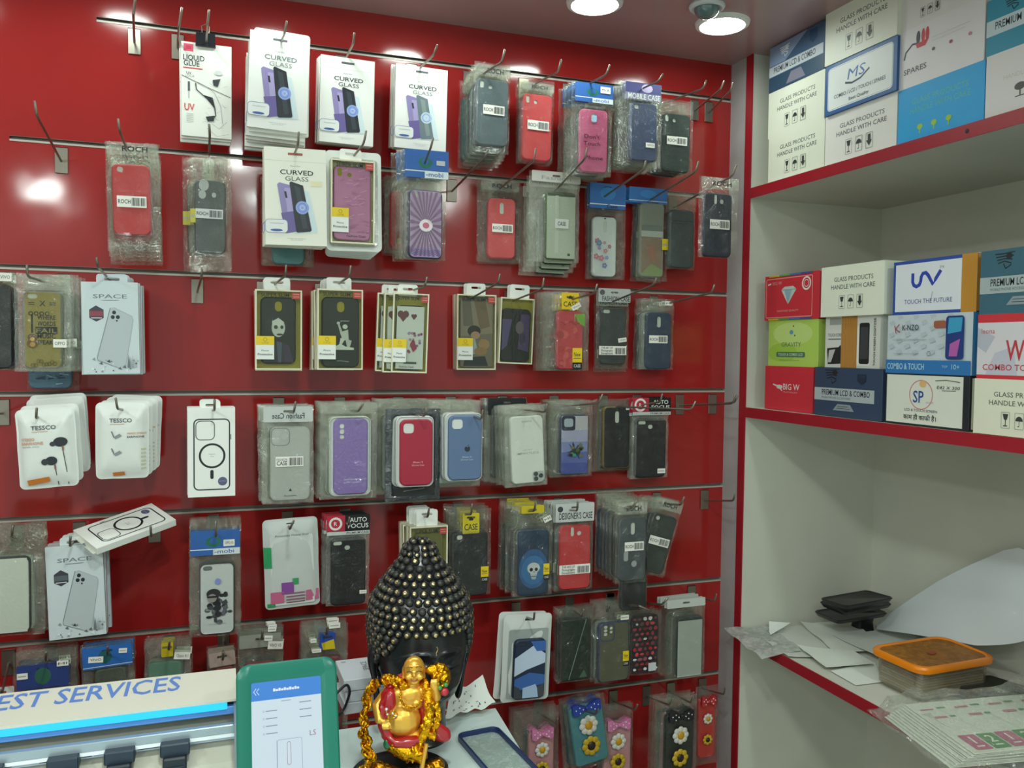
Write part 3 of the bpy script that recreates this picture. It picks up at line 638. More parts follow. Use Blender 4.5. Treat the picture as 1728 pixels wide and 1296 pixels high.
def dont(A): 
    a_marble('c85c88', 'b44c7c', 30, 3)(A); A.t("Don't", .42, .44, .06, '4a2030', w=.55, b=1); A.t('Touch', .42, .55, .06, '4a2030', w=.6, b=1); A.t('Phone', .5, .77, .06, '4a2030', w=.65, b=1); A.r(.42, .1, .58, .2, '9cc0dc')
bagpack(0, (966, 139, 1035, 296), (980, 184, 1027, 291), 'c0547f', 'bagged pink glitter phone case lettered with a do not touch warning, top row', "the pink glitter case lettered don't touch my phone", (1023, 126), (1029, 109), hole=(996, 147), n=4, cut='mid', art=dont, header=((971, 141, 1035, 173), '2c5ea4', h_mobi), extra=lambda e, pk: tag(e, pk, (1013, 145, 1030, 156), 'Mi A'), dx=-.001)
def h_mcase(A): A.r(0, 0, 1, .6, '4a4c80'); A.e(.6, .3, .16, .25, 'c8b8dc', 12); A.t('MOBILE CASE', .52, .8, .3, WH, w=.9, b=1)
bagpack(0, (1045, 139, 1119, 280), (1065, 173, 1111, 271), '3c486a', 'clear bag holding a navy blue phone case under a purple and white mobile case header card', 'the navy case under the purple mobile case card', (1111, 137), (1119, 124), hole=(1085, 155), n=5, cut='small', header=((1056, 140, 1116, 169), '8a8ca4', h_mcase), extra=lambda e, pk: tag(e, pk, (1091, 240, 1106, 248), 'VIVO'), dx=-.001)
bagpack(0, (1114, 168, 1172, 293), (1119, 192, 1166, 291), '2d3c3a', 'bagged dark green phone case with a barcode label, at the right of the top row', 'the dark green case, rightmost of the top row', (1187, 149), (1192, 135), hole=(1144, 171), n=3, cut='duo', stk=(1126, 231, 1160, 245))
# ---------------------------------------------------------------- second row
bagpack(1, (177, 240, 268, 424), (187, 277, 252, 396), 'c23136', 'clear bag holding a bright red phone case with a barcode label, leftmost pack of the second row', 'the leftmost red case of the second row', (202, 222), (199, 200), hole=(221, 256), n=3, cut='small', stk=(195, 331, 245, 350), header=((180, 241, 266, 262), 'c0beb0', h_roch), d=.12, palette=['b02c30'], dz=-.006, dx=.001, tilt=-1, plate=226)
def camdots(A):
    for u, v, q in ((.3, .07, .16), (.25, .2, .12), (.62, .2, .07)): A.e(u, v, q, q*.5, 'a8acac', 14)
bagpack(1, (321, 262, 391, 456), (328, 304, 381, 428), '4a4e50', 'crumpled long bag with a smoky grey phone case, between red case and cream carton', 'the smoky grey case in a long crumpled bag', (354, 226), (353, 209), hole=(352, 270), n=2, cut='none', art=camdots, stk=(330, 353, 376, 369), stb='c8cac6', d=.13, dx=-.007, extra=lambda e, pk: tag(e, pk, (321, 354, 330, 377), base='b8b040'), palette=['5a5c54', '8c8450'], plate=352)
carton(1, (446, 250, 550, 414), 'cream curved glass carton hanging over a teal case in the second row', 'the cream curved glass carton of the second row', (503, 244), (504, 222), a_curved(0, 1), base='ecebdc', hole=(497, 259), d=.15, n=3, th=.012, tilt=-1)
bagpack(1, (441, 300, 530, 449), (459, 330, 514, 446), '4d7c84', 'clear bag holding a teal phone case, hanging low behind the cream curved glass carton', 'the teal case under the cream carton', (503, 244), (504, 222), hole=(486, 259), n=1, cut='pill', d=.08, hook=False, palette=['4d7c84'])
windowbox(1, (559, 270, 633, 411), 'window box with a pink marbled phone case, over white blister packs in the second row', 'the pink marbled case in a window box', (614, 242), (618, 220), 'cf84bc', 'duo', lambda A: (a_marble('dca0cf', 'c078b0', 40, 2, .2)(A), A.t('Fashion Case', .6, .945, .03, INK, w=.5)), tab=(574, 251, 611, 270), hole=(592, 262), n=0, cb=(564, 280, 627, 405), d=.15)
for i in range(5):
    b = (549+1.5*i, 256+i*2, 643-i*2, 424+i*3); pk = Pk(b, .13-.014*i, -1+.7*i, 0)
    e = empty('blister_pack', tuple(pk.o), 'white rounded blister pack behind the pink marbled window box, %s' % ['nearest to the box', 'second back', 'third back', 'fourth back', 'last in the stack'][i], 'blister pack', 'white blister packs behind the pink window box', pk.rot)
    mb = MB(); x0, z0, x1, z1 = pk.q(b); mb.plate(rr(x1-x0, z0-z1, .009, 5, (x0+x1)/2, (z0+z1)/2), [], 0, .002, mat('dfe2dc', .35)); mb.build('backing_card', e)
    mb = MB(); mb.plate(rr((x1-x0)*.86, (z0-z1)*.88, .008, 5, (x0+x1)/2, (z0+z1)/2-.003), [], -.006, 0, film('blister_film', .12, bump=.2)); mb.build('blister', e)
def h_sqmobi(A): h_mobi(A); A.r(.72, .35, .92, .52, 'b8bcb8')
bagpack(1, (676, 253, 754, 438), (691, 320, 748, 436), 'b7a0c0', 'clear bag holding a lilac sunburst phone case under a dark blue header card', 'the lilac sunburst case', (727, 249), (731, 232), hole=(717, 262), n=2, cut='small', art=a_sun, header=((684, 253, 757, 300), '2a4a80', h_sqmobi), side='2e3058', d=.13, palette=['a8343c', '8c8e90'], dx=-.006)
bagpack(1, (650, 296, 688, 426), (659, 322, 684, 420), 'c8343c', 'clear bag holding a red phone case with a yellow tag, hidden behind the lilac sunburst case', 'the red case behind the lilac sunburst case', (727, 249), (731, 232), n=3, cut='none', hook=False, d=.06, extra=lambda e, pk: tag(e, pk, (671, 402, 682, 412), base='d8b820'), palette=['c8343c'])
bagpack(1, (807, 302, 880, 443), (824, 334, 871, 436), 'd8545a', 'clear bag holding a coral phone case with a tall camera slot and barcode label in the second row', 'the coral case with a tall camera slot', (901, 271), (904, 250), hole=(844, 311), n=3, cut='tall', stk=(831, 378, 866, 392), header=((812, 305, 876, 322), 'b0aea8', h_roch), palette=['c04850'])
def a_clear(A): A.r(.04, .02, .96, .98, 'b4bcae'); A.r(.05, .02, .95, .06, '50584c'); A.e(.76, .92, .05, .022, '4c5448', 8); A.r(.3, .05, .42, .9, 'c0c8bc')
bagpack(1, (895, 290, 980, 442), (922, 324, 974, 438), '748064', 'milky bag holding a clear phone case with a pale green back and small case sticker', 'the pale green clear case', (987, 268), (991, 249), hole=(944, 299), n=3, cut='none', art=a_clear, stk=(937, 369, 960, 385), stf=lambda A: A.t('CASE', .5, .5, .4, INK, w=.6, b=1), stb='ccd0c8', m=FILMH, header=((898, 290, 980, 308), 'c4c0b8', lambda A: A.t('Fashion', .5, .6, .35, GR, w=.6)), palette=['2b2448', '22262c'], side='5c6c4c', dz=-.009, dx=-.001)
bagpack(1, (994, 311, 1058, 471), (1002, 366, 1042, 467), 'd7dde0', 'clear bag holding a white flowered phone case under a rounded blue header card', 'the white flowered case', (1086, 287), (1090, 271), hole=(1020, 317), n=5, cut='tall', art=a_floral_white, header=((996, 310, 1056, 352), '3a70b4', h_blue), palette=PAL, dx=-.002, dz=.001)
def a_smoke(A): A.r(.08, .3, .92, .95, '8f7c6c'); A.r(.1, .3, .9, .46, '7c8280'); A.p([(.1, .95), (.5, .82), (.95, .9), (.95, .98), (.1, .98)], '8a9c6c'); A.p([(.3, .6), (.6, .55), (.7, .75), (.4, .8)], 'a07466'); A.r(.06, .38, .96, .46, 'b8bcb8')
bagpack(1, (1077, 328, 1129, 474), (1081, 342, 1122, 468), '8c9088', 'clear bag holding a transparent phone case with grey and green tint and a yellow tag', 'the transparent case with a yellow tag', (1174, 290), (1179, 272), hole=(1098, 327), n=6, cut='none', art=a_smoke, header=((1062, 318, 1126, 344), '3a70b4', h_blue), extra=lambda e, pk: tag(e, pk, (1118, 402, 1128, 421), base='d8c020'), palette=PAL, dx=-.001)
bagpack(1, (1129, 324, 1176, 454), (1132, 354, 1173, 452), '485054', 'clear bag holding a charcoal wallet case with a seam across its upper third', 'the charcoal wallet case', (1236, 297), (1243, 278), hole=(1152, 333), n=1, cut='none', art=lambda A: (A.r(.03, .19, .97, .2, '2a3034'), A.r(.03, .24, .97, .245, '30363a')), d=.05)
bagpack(1, (1182, 299, 1248, 435), (1190, 326, 1237, 434), '2b3040', 'bagged dark navy phone case with barcode label, hanging in front of the white pilaster', 'the dark navy case in front of the white pilaster', (1236, 297), (1243, 278), hole=(1213, 305), n=0, cut='duo2', stk=(1199, 371, 1232, 387), header=((1184, 300, 1247, 320), 'b4a8a4', h_roch), hook=False, d=.17)
# ---------------------------------------------------------------- third row
bagpack(2, (-36, 458, 22, 625), (-30, 480, 20, 622), '24242a', 'bagged black phone case with white tag, cut by the left edge in the third row', 'the black case cut by the left edge', (-20, 470), (-22, 450), n=2, cut='none', extra=lambda e, pk: tag(e, pk, (-2, 460, 20, 474), 'VIVO'), d=.13, palette=PAL)
bagpack(2, (23, 462, 118, 627), (38, 491, 104, 622), '8a7c3c', 'milky bag with a gold phone case printed with a guitar and words', 'the gold guitar case', (47, 467), (45, 447), hole=(66, 468), n=4, cut='corner', art=a_goldcase, m=FILMH, d=.14, ins='b8b8a8', extra=lambda e, pk: tag(e, pk, (89, 572, 112, 586), 'OPPO'), palette=PALC, dx=.004, side='74766c', plate=108)
bagpack(2, (44, 500, 133, 660), (47, 520, 120, 656), '5f86a8', 'clear bag holding a blue patterned phone case, hanging lower behind the gold guitar case', 'the blue patterned case', (47, 467), (45, 447), n=0, cut='none', art=a_marble('2c4464', '9ab4cc', 70, 7, .22), d=.055, hook=False)
carton(2, (137, 476, 233, 631), 'silvery collection carton with a phone drawing, hanging in the third row', 'the silvery carton of the third row', (165, 450), (163, 434), a_space(1), base='c4cdd0', tab=(162, 462, 215, 480), hole=(190, 470), n=5, d=.13, dx=.0005, th=.011, kind='silvery carton', plate=200, name='phone_case_carton', tilt=-1)
windowbox(2, (431, 489, 510, 624), 'window box with a black phone case showing a pale portrait, leftmost box', 'the portrait case in the leftmost window box', (482, 465), (483, 447), '15171a', 'mid', a_portrait, tab=(446, 468, 490, 488), hole=(462, 480), n=2, cb=(440, 501, 500, 614), d=.12)
windowbox(2, (536, 488, 613, 624), 'window box with a black phone case showing a white climbing figure', 'the white climbing figure case', (590, 466), (592, 448), '141618', 'mid', a_whitefig, tab=(552, 468, 594, 488), hole=(568, 480), n=4, cb=(544, 501, 607, 620), d=.14, dx=-.001)
windowbox(2, (665, 495, 724, 629), 'window box turned sideways with a white phone case of purple hearts in the third row', 'the white hearts case', (717, 483), (721, 467), '3c4248', 'duo', a_hearts, tab=(672, 480, 705, 497), hole=(676, 490), n=2, cb=(671, 515, 718, 625), d=.15, tilt=1.5, yaw=-9, dx=-.012)
windowbox(2, (772, 497, 838, 624), 'window box with a brown phone case picturing a child hugging a teddy bear', 'the child and teddy bear case', (840, 478), (844, 462), '7d7064', 'small', a_boy, tab=(789, 478, 821, 498), hole=(797, 489), n=6, cb=(778, 503, 834, 621), dx=-.001)
windowbox(2, (846, 503, 903, 614), 'window box in a yellow frame with a black and purple phone case, rightmost window box', 'the black and purple yellow framed case', (915, 488), (918, 469), '17151c', 'none', a_dark, tab=(862, 480, 895, 503), hole=(870, 495), n=2, cb=(850, 521, 899, 611), tilt=2, top=None, stk=False)
bagpack(2, (919, 491, 996, 625), (941, 524, 985, 623), 'c0444a', 'clear bag holding a watermelon red phone case under a yellow case tag', 'the watermelon red case', (1003, 495), (1008, 479), hole=(966, 497), n=3, cut='none', art=a_melon, header=((948, 494, 977, 522), 'e0c018', h_case), extra=lambda e, pk: (sticker(e, pk, (967, 587, 983, 623), yellow_new, base='e6c614', name='new_tag'), tag(e, pk, (964, 513, 980, 521), 'Vivo', rot=-.5)), palette=['7c2c30', '3a2a2c'], dx=-.002)
bagpack(2, (1008, 488, 1063, 622), (1014, 519, 1058, 615), '3a4042', 'bagged charcoal phone case under a silver fashion case card, with a white text label', 'the charcoal case under a fashion case card', (1103, 481), (1108, 469), hole=(1034, 500), n=5, cut='corner', header=((1010, 487, 1064, 510), 'b4b8b4', h_fashion), stk=(1012, 584, 1058, 599), stf=art_label, extra=lambda e, pk: tag(e, pk, (1044, 570, 1058, 577), 'VIVO', rot=-.15), dz=-.007, dx=-.001, palette=['4a4440', '1c1c1e', '5a4a44'])
bagpack(2, (1086, 504, 1139, 624), (1092, 527, 1134, 623), '2c3f58', 'bagged steel blue phone case with barcode label, at the right end of the third row', 'the steel blue case, rightmost of the third row', (1201, 494), (1206, 480), hole=(1114, 504), n=3, cut='tall', stk=(1096, 566, 1127, 579), extra=lambda e, pk: tag(e, pk, (1122, 508, 1134, 515), 'MI'), d=.06)
# ---------------------------------------------------------------- fourth row
def pouchpack(row, bb, label, short, bend, tip, art, col='dde0da', n=3, hole=None, d=.13, tilt=0, dx=0, dz=0, name='earphone_pouch', cat='pouch', plate=None, bulge=.009, hook=True, kind='white pouch', group=None, rad=.009, inner=None):
    hole = hole or ((bb[0]+bb[2])/2, bb[1]+9); pk = Pk(bb, d, tilt); e = empty(name, tuple(pk.o), label, cat, group or 'pouches hanging in the %s row' % ROWN[row], pk.rot)
    pouch(pk, e, bb, col, art, bulge=bulge, seed=bb[0] % 17, rad=rad)
    if inner: inner(e, pk)
    if hook: make_hook(row, Vector((pk.o.x+pk.x(hole[0]), pk.Y, pk.o.z+pk.z(hole[1]))), bend, tip, plate, 'steel hook holding %s' % short)
    stack(e, n, row, short, kind=kind, dx=dx, dz=dz, dy=bulge+.012, rz=3)
    return e, pk
def a_tessco(k):
    def f(A):
        A.t('TESSCO', .48, .23+.0, .05, '3c4248', w=.42, b=1); A.r(.28, .275, .55, .28, 'c86a30')
        if k == 1:
            A.t('STEREO', .1, .37, .035, 'd08a60', w=.22, b=1, al='l'); A.t('EARPHONE', .1, .42, .035, 'd08a60', w=.36, b=1, al='l'); A.t('with mic', .1, .46, .02, GR, w=.3, al='l')
            A.e(.75, .42, .12, .06, '23262c'); A.e(.62, .44, .05, .03, '2f343a'); A.r(.77, .47, .8, .53, '8a5a48'); A.line([(.785, .53), (.82, .75), (.83, .97)], .014, '3c4044')
            A.e(.58, .65, .1, .055, '23262c'); A.e(.47, .66, .06, .04, '2f343a'); A.r(.62, .7, .65, .76, '8a5a48'); A.line([(.64, .76), (.66, .97)], .014, '3c4044')
            A.p([(.15, .88), (.52, .85), (.53, .91), (.16, .95)], 'd07a30')
        else:
            A.t('WIRED STEREO', .78, .4, .025, 'd09860', w=.36, b=1); A.t('EARPHONE', .76, .445, .025, '4a5054', w=.32, b=1)
            for v in (.42, .64): A.line([(.31, v-.05), (.36, v+.03), (.46, v)], .02, '5a6064'); A.p([(.36, v+.02), (.46, v-.02), (.5, v+.01), (.38, v+.05)], '8a9092')
            A.p([(.32, .91), (.54, .9), (.55, .95), (.33, .96)], 'd07a30')
            for i in range(6): A.r(.86, .6+.05*i, .95, .62+.05*i, 'c8c8a8')
    return f
pouchpack(3, (24, 690, 125, 824), 'white earphone pouch with black earbuds and cable pictured, left in the fourth row', 'the pouch picturing black earbuds', (61, 706), (62, 688), a_tessco(1), n=3, d=.16, tilt=-3, dx=.004, dz=.008, plate=75)
pouchpack(3, (161, 679, 251, 808), 'white earphone pouch with two small drawn clips, second pouch of the fourth row', 'the second white earphone pouch', (198, 690), (195, 671), a_tessco(2), n=3, d=.15, dx=.006, dz=.003, plate=230)
carton(3, (317, 688, 397, 838), 'white carton with a black outlined phone and ring, hanging in the fourth row', 'the upright white carton with a black ring', (362, 692), (362, 674), a_mag, base='ebede6', hole=(358, 690), n=2, d=.15, dx=-.001, name='phone_case_carton', plate=352, tab=(338, 676, 372, 690))
def lab_case(A): A.t('FASHION', .04, .3, .25, INK, w=.38, al='l'); A.t('CASE', .04, .65, .4, INK, w=.38, b=1, al='l'); A.bar(.48, .12, .97, .88, n=16)
def a_ctrio(A): A.ro(.03, .02, .48, .25, .12, .02, '7c8284'); [A.e(u, v, .075, .04, 'b8bcbc') for u, v in ((.17, .09), (.17, .18), (.36, .13))]; A.t('Recyclable', .5, .93, .02, INK, w=.3); A.p([(.46, .87), (.54, .87), (.5, .83)], INK)
bagpack(3, (443, 684, 530, 850), (456, 720, 524, 845), 'b3b5b3', 'clear bag holding a frosted transparent phone case with triple camera frame and fashion case text', 'the frosted transparent case', (496, 696), (499, 677), hole=(486, 690), n=4, cut='none', art=a_ctrio, m=FILMH, stk=(465, 770, 512, 787), stf=lab_case, header=((445, 686, 528, 712), 'c0c4c0', lambda A: A.t('Fashion Case', .5, .6, .35, INK, w=-.66, b=1)), d=.15, palette=PALC, dx=-.002, ins='b4b6b4', plate=470)
def tray_case(row, bb, cb, col, art, label, short, bend, tip, cut, n, hole, plate, back=None, dx=0, d=.15, hook=True, tray='d8dcd8', bagb=None, zo=0):
    pk = Pk(bb, d); e = empty('silicone_case_pack', tuple(pk.o), label, 'phone case pack', 'silicone case packs hanging in the fourth row', pk.rot)
    x0, z0, x1, z1 = pk.q(bb); mb = MB(); W, H = x1-x0, z0-z1; cx, cz = (x0+x1)/2, (z0+z1)/2
    mb.loft([[(cx+a, .012, cz+b) for a, b in rr(W, H, .012, 5)], [(cx+a, .001, cz+b) for a, b in rr(W-.001, H-.001, .0115, 5)], [(cx+a, 0, cz+b) for a, b in rr(W-.003, H-.003, .011, 5)], [(cx+a, .004, cz+b) for a, b in rr(W-.006, H-.006, .011, 5)]], mat(tray, .3), True, True)
    mb.build('display_tray', e, smooth=True)
    phone_case(e, *pk.q(cb), col, cut, art, T=.007, y=-.003, ins='e0e2dc', rad=.012)
    if bagb:
        b0 = pk.q(bagb); bag_mesh(*b0, (b0[0]+.01, b0[1]-.02, b0[2]-.01, b0[3]+.01), y0=-.005, y1=.016, seed=bb[0]*.37, m=FILMH).build('plastic_bag', e, smooth=True)
    if hook: make_hook(row, Vector((pk.o.x+pk.x(hole[0]), pk.Y, pk.o.z+pk.z(hole[1]))), bend, tip, plate, 'steel hook holding %s' % short)
    stack(e, n, row, short, kind='silicone case pack', dx=dx, dy=.017, dz=zo, palette=['3c444c', 'b8bcb8', '8a9aa8', '7c4048'])
    return e, pk
def a_purple(A): A.t('OnePlus', .5, .48, .03, 'a48ac8', w=.18); A.t('SILICONE COVER', .55, .8, .018, 'd8c8ec', w=.5, b=1); A.t('SOFT-TOUCH', .55, .84, .018, 'd8c8ec', w=.5, b=1)
tray_case(3, (556, 703, 627, 837), (563, 706, 621, 834), '8a70b8', a_purple, 'purple silicone phone case with three camera holes in a white tray and clear pouch', 'the purple silicone case', (605, 694), (613, 680), 'three', 5, (585, 692), 573, d=.15, bagb=(541, 680, 637, 842))
def a_red12(A): A.t('iPhone 12', .55, .645, .025, 'e8b8bc', w=.3, b=1); A.t('Silicone Case', .55, .69, .025, 'e8b8bc', w=.38)
def a_blue12(A):
    A.e(.53, .515, .055, .036, '28303c', 16); A.e(.6, .515, .05, .036, '28303c', 16); A.e(.565, .53, .06, .032, '28303c', 16); A.e(.565, .484, .018, .008, '5f7698', 8); A.e(.66, .505, .022, .014, '5f7698', 10); A.p([(.565, .475), (.575, .458), (.605, .448), (.598, .466)], '28303c')
    A.t('iPhone 12', .55, .64, .022, 'c4cce0', w=.28, b=1); A.t('Silicone Case', .55, .68, .022, 'c4cce0', w=.38)
tray_case(3, (669, 702, 733, 822), (675, 708, 730, 819), 'a8243c', a_red12, 'red silicone phone case in a white tray over a black bag, fourth row', 'the red silicone case', (717, 702), (720, 688), 'sq', 1, (700, 688), 671)
bagpack(3, (652, 690, 744, 845), (664, 700, 735, 838), '26344c', 'black and navy plastic bag pack hanging behind the red silicone case, its dark bottom showing', 'the black bag behind the red silicone case', (717, 702), (720, 688), n=0, hook=False, d=.125, cut='none', art=lambda A: (A.r(.02, .5, .98, .98, '121418'), A.line([(.25, .93), (.75, .9)], .01, 'c0c4c8'), A.t('Made by', .3, .87, .02, 'c0c4c8', w=.3)), m=film('dark_film', .1, '8a94a0'))
bagpack(3, (636, 674, 722, 834), (646, 700, 712, 828), 'aeb2b0', 'milky pack hanging furthest back behind the red silicone case', 'the milky pack behind the red silicone case', (717, 702), (720, 688), n=4, hook=False, d=.09, cut='none', m=FILMH, palette=PALC)
tray_case(3, (752, 697, 815, 812), (757, 701, 813, 810), '5f7698', a_blue12, 'slate blue silicone phone case with a dark fruit emblem in a white tray', 'the blue silicone case', (812, 708), (815, 691), 'sq', 1, (774, 684), 760, d=.155, hook=True)
bagpack(3, (726, 676, 812, 822), (736, 700, 803, 816), 'b4b8b4', 'milky pack hanging behind the blue silicone case, white card at its bottom', 'the milky pack behind the blue silicone case', (812, 708), (815, 691), n=5, hook=False, d=.115, cut='none', m=FILMH, palette=PALC)
def a_white(A): A.t('ENDO', .5, .08, .025, 'a8acac', w=.3, b=1); A.t('AIR BAG', .5, .5, .018, 'b0b4b4', w=.3); A.t('IMPACTLESS', .5, .55, .03, 'a8acac', w=.66, b=1); A.rr(.62, .83, .96, .98, .06, 'b8bcbc'); [A.e(u, v, .07, .035, '3c4444', 12) for u, v in ((.72, .87), (.72, .94), (.87, .9))]
bagpack(3, (852, 684, 922, 821), (861, 702, 917, 816), 'e2e4e2', 'crumpled bag with a plain white phone case, camera drawing at its lower corner', 'the plain white case', (920, 696), (923, 681), hole=(888, 688), n=6, cut='none', art=a_white, m=FILMH, palette=PALC, tilt=-2, crot=-1, plate=847, dx=-.001)
bagpack(3, (819, 672, 890, 812), (830, 690, 882, 806), '5a5e60', 'clear pack with a black header card, leftmost behind the plain white case', 'the black topped pack behind the white case', (920, 696), (923, 681), n=3, hook=False, d=.05, cut='none', header=((824, 672, 888, 700), '1c1e20', None), m=FILMH, palette=PALC)
bagpack(3, (931, 676, 1002, 805), (947, 700, 994, 801), '3c4460', 'clear bag holding a lilac to blue phone case with a jewelled beetle splash design', 'the lilac and blue jewelled case', (1010, 681), (1017, 665), hole=(968, 679), n=6, cut='none', art=a_beetle, m=FILM, palette=PALC, plate=934)
bagpack(3, (1003, 673, 1068, 794), (1019, 686, 1065, 791), '1c1e24', 'clear bag holding a black phone case with a gold rim and narrow camera slot', 'the black case with a gold rim', (1167, 691), (1174, 677), hole=(1037, 674), n=6, cut='tall', side='8a7444', palette=['1c1e24', '3a3e40', '6a6c6c'], dz=-.003, plate=1017, extra=lambda e, pk: tag(e, pk, (1056, 686, 1067, 692)))
bagpack(3, (1069, 672, 1130, 807), (1074, 706, 1126, 806), '1a1d20', 'black phone case under a red and black auto focus card, rightmost in the fourth row', 'the rightmost black auto focus case', (1114, 678), (1118, 664), hole=(1096, 682), n=2, cut='corner_dot', m=FILMH, header=((1068, 671, 1132, 700), '17181b', h_focus), extra=lambda e, pk: tag(e, pk, (1111, 791, 1124, 799)), plate=1074, d=.05)
# ---------------------------------------------------------------- fifth row
bagpack(4, (-34, 888, 74, 1074), (-26, 940, 50, 1070), 'c5c9c2', 'crumpled bag with a pale padded phone frame, cut by the left edge', 'the pale foam padded frame of the fifth row', (20, 905), (22, 886), n=3, cut='none', art=lambda A: A.r(.04, .02, .93, .98, 'ccd0c9'), side='33383a', d=.15, palette=PALC, hole=(28, 900), plate=28)
carton(4, (76, 920, 173, 1076), 'silvery collection carton hanging in the fifth row under the tipped white carton', 'the silvery carton of the fifth row', (118, 922), (119, 905), a_space(2), base='ccd4d4', tab=(100, 907, 146, 922), hole=(120, 915), n=3, d=.14, kind='silvery carton', name='phone_case_carton', tilt=-2, plate=134, dx=.001)
hk = make_hook(4, None, (255, 905), (254, 888), 261, 'steel display hook in the fifth row with the tipped white carton lying on it')
# carton lying across two hooks
Yb = YW-.17; A0 = PY(121, 896, Yb); B0 = PY(297, 878, Yb); 
def tipped():
    c0 = PY(163, 926, YW-.19); c1 = PY(297, 877, YW-.12); c3 = PY(119, 896, YW-.12)
    ex = (c1-c0).normalized(); L_ = (c1-c0).length; v = c3-c0; v = v-ex*v.dot(ex); Wd = v.length; v.normalize(); print('tip', L_, Wd)
    v = (v + Vector((0, 0, .0))).normalized(); nrm = ex.cross(v)
    if nrm.z < 0: nrm = -nrm
    M = Matrix((ex, v, nrm)).transposed().to_4x4(); M.translation = c0
    e = empty('phone_case_carton', (0, 0, 0), 'white carton with a black outlined phone, lying tipped across two hooks', 'box', 'cartons hanging in the fifth row'); e.matrix_world = M
    W, H, T = L_, Wd, .012
    mb = MB(); mb.box(0, 0, -T, W, H, 0, mat('e6e8e0', .42), .0006)
    # printing on the upper face: build in XZ then turn flat
    m2 = MB(); Ar = Art(m2, -H/2, W/2, H, W, -.0001); a_mag(Ar)
    R_ = Matrix.Translation((W/2, H/2, 0)) @ Matrix.Rotation(PI/2, 4, 'Z') @ Matrix.Rotation(-PI/2, 4, 'X')
    for k, m in enumerate(m2.mats): pass
    vs = [tuple(R_ @ Vector(p)) for p in m2.v]; o = len(mb.v); mb.v += vs
    for f, k in zip(m2.f, m2.m): mb.f.append(tuple(o+i for i in f)); mb.m.append(mb.mi(m2.mats[k]))
    mb.build('carton', e)
    f = MB(); f.box(-.004, .006, -T, 0, H*.45, -T+.0008, mat('d4d6c8', .5)); f.box(-.006, H*.5, -T*.6, 0, H-.004, -T*.6+.0008, mat('d4d6c8', .5)); f.build('end_flap', e)
tipped()
bagpack(4, (320, 877, 407, 1074), (336, 950, 396, 1071), 'cdd0d4', 'silvery bag with a white ink splash phone case under a blue header card', 'the white ink splash case', (365, 906), (364, 880), hole=(365, 904), n=2, cut='corner', art=a_splash, header=((322, 895, 405, 936), '2a6ab4', h_mobi), extra=lambda e, pk: tag(e, pk, (377, 911, 396, 922), 'OPPO F5'), d=.14, ins='6c7074', palette=PALC, plate=360, side='3c4046')
def a_sq(A):
    A.rr(.12, .18, .9, .96, .04, 'd4dad4'); A.t('Protective Mobile Shell', .52, .18, .02, '6a706c', w=.6); A.r(.0, .3, .14, .53, '2f9a60'); A.r(.5, .66, .61, .73, '3c9a60'); A.r(.3, .7, .52, .83, '8a4a9c'); A.r(.1, .8, .34, .93, 'c8688c'); A.r(.74, .81, .98, .93, 'c8688c')
    for i in range(4): A.r(.38, .82+.035*i, .72, .832+.035*i, '9a5a7c')
    A.r(.04, .93, .18, .97, '3c9a60')
pouchpack(4, (443, 875, 536, 1026), 'grey white pouch printed with green, purple and pink squares, in the fifth row', 'the pouch with coloured squares', (489, 893), (496, 878), a_sq, n=0, d=.1, col='c4c9c4', tilt=-2, name='screen_guard_pouch', plate=485, bulge=.005)
bagpack(4, (551, 880, 624, 1022), (558, 908, 618, 1021), '1b1e22', 'black phone case under an auto focus card, left of the dark head statue', 'the black auto focus case left of the statue', (588, 886), (590, 872), n=3, cut='corner_dot', m=FILMH, header=((552, 869, 624, 902), '17181b', h_focus), extra=lambda e, pk: tag(e, pk, (607, 997, 619, 1003)), d=.1, palette=PAL, plate=582, dx=-.002)
windowbox(4, (692, 888, 756, 1016), 'window box with an empty gold insert, behind the crown of the dark head statue', 'the gold insert window box', (722, 872), (724, 857), '6a6420', 'none', lambda A: (A.circ(.25, .1, .08, .02, '4c4816'), A.circ(.5, .5, .3, .02, '7c7428')), tab=(704, 861, 740, 888), hole=(722, 874), n=3, cb=(700, 900, 750, 1010), d=.13, dx=-.002, inner='a0922c')
bagpack(4, (759, 860, 830, 1006), (763, 897, 824, 1006), '1c2024', 'bagged black phone case under a yellow case tag, right of the dark head statue', 'the black case under a yellow case tag', (795, 868), (797, 850), n=3, cut='small', header=((781, 866, 809, 900), 'ccba18', h_case), extra=lambda e, pk: sticker(e, pk, (812, 957, 825, 983), yellow_new, base='e6c614', name='new_tag'), d=.12, palette=PAL, dx=-.001, dz=.002, plate=772)
bagpack(4, (868, 852, 934, 1006), (875, 893, 928, 1004), '1c3450', 'clear bag holding a dark blue phone case printed with a white skull', 'the blue skull case', (902, 862), (904, 845), n=5, cut='none', art=a_skull, header=((880, 853, 918, 866), 'c8b418', None), extra=lambda e, pk: (sticker(e, pk, (918, 952, 928, 979), yellow_new, base='e6c614', name='new_tag'), tag(e, pk, (917, 872, 930, 881), 'MI', rot=-.4)), d=.14, palette=PAL, dx=-.002, dz=.001, plate=870)
bagpack(4, (938, 849, 1003, 996), (946, 886, 998, 994), 'c8363c', 'clear bag holding a bright red phone case under a white designer case card', 'the bright red designer case', (974, 862), (975, 846), n=4, cut='duo2', header=((938, 849, 1003, 880), 'c4c8c4', h_design), stk=(945, 952, 997, 968), stf=art_label, d=.13, palette=['2a3a5c', '22262c', '5a5e60'], dx=-.001, plate=941)
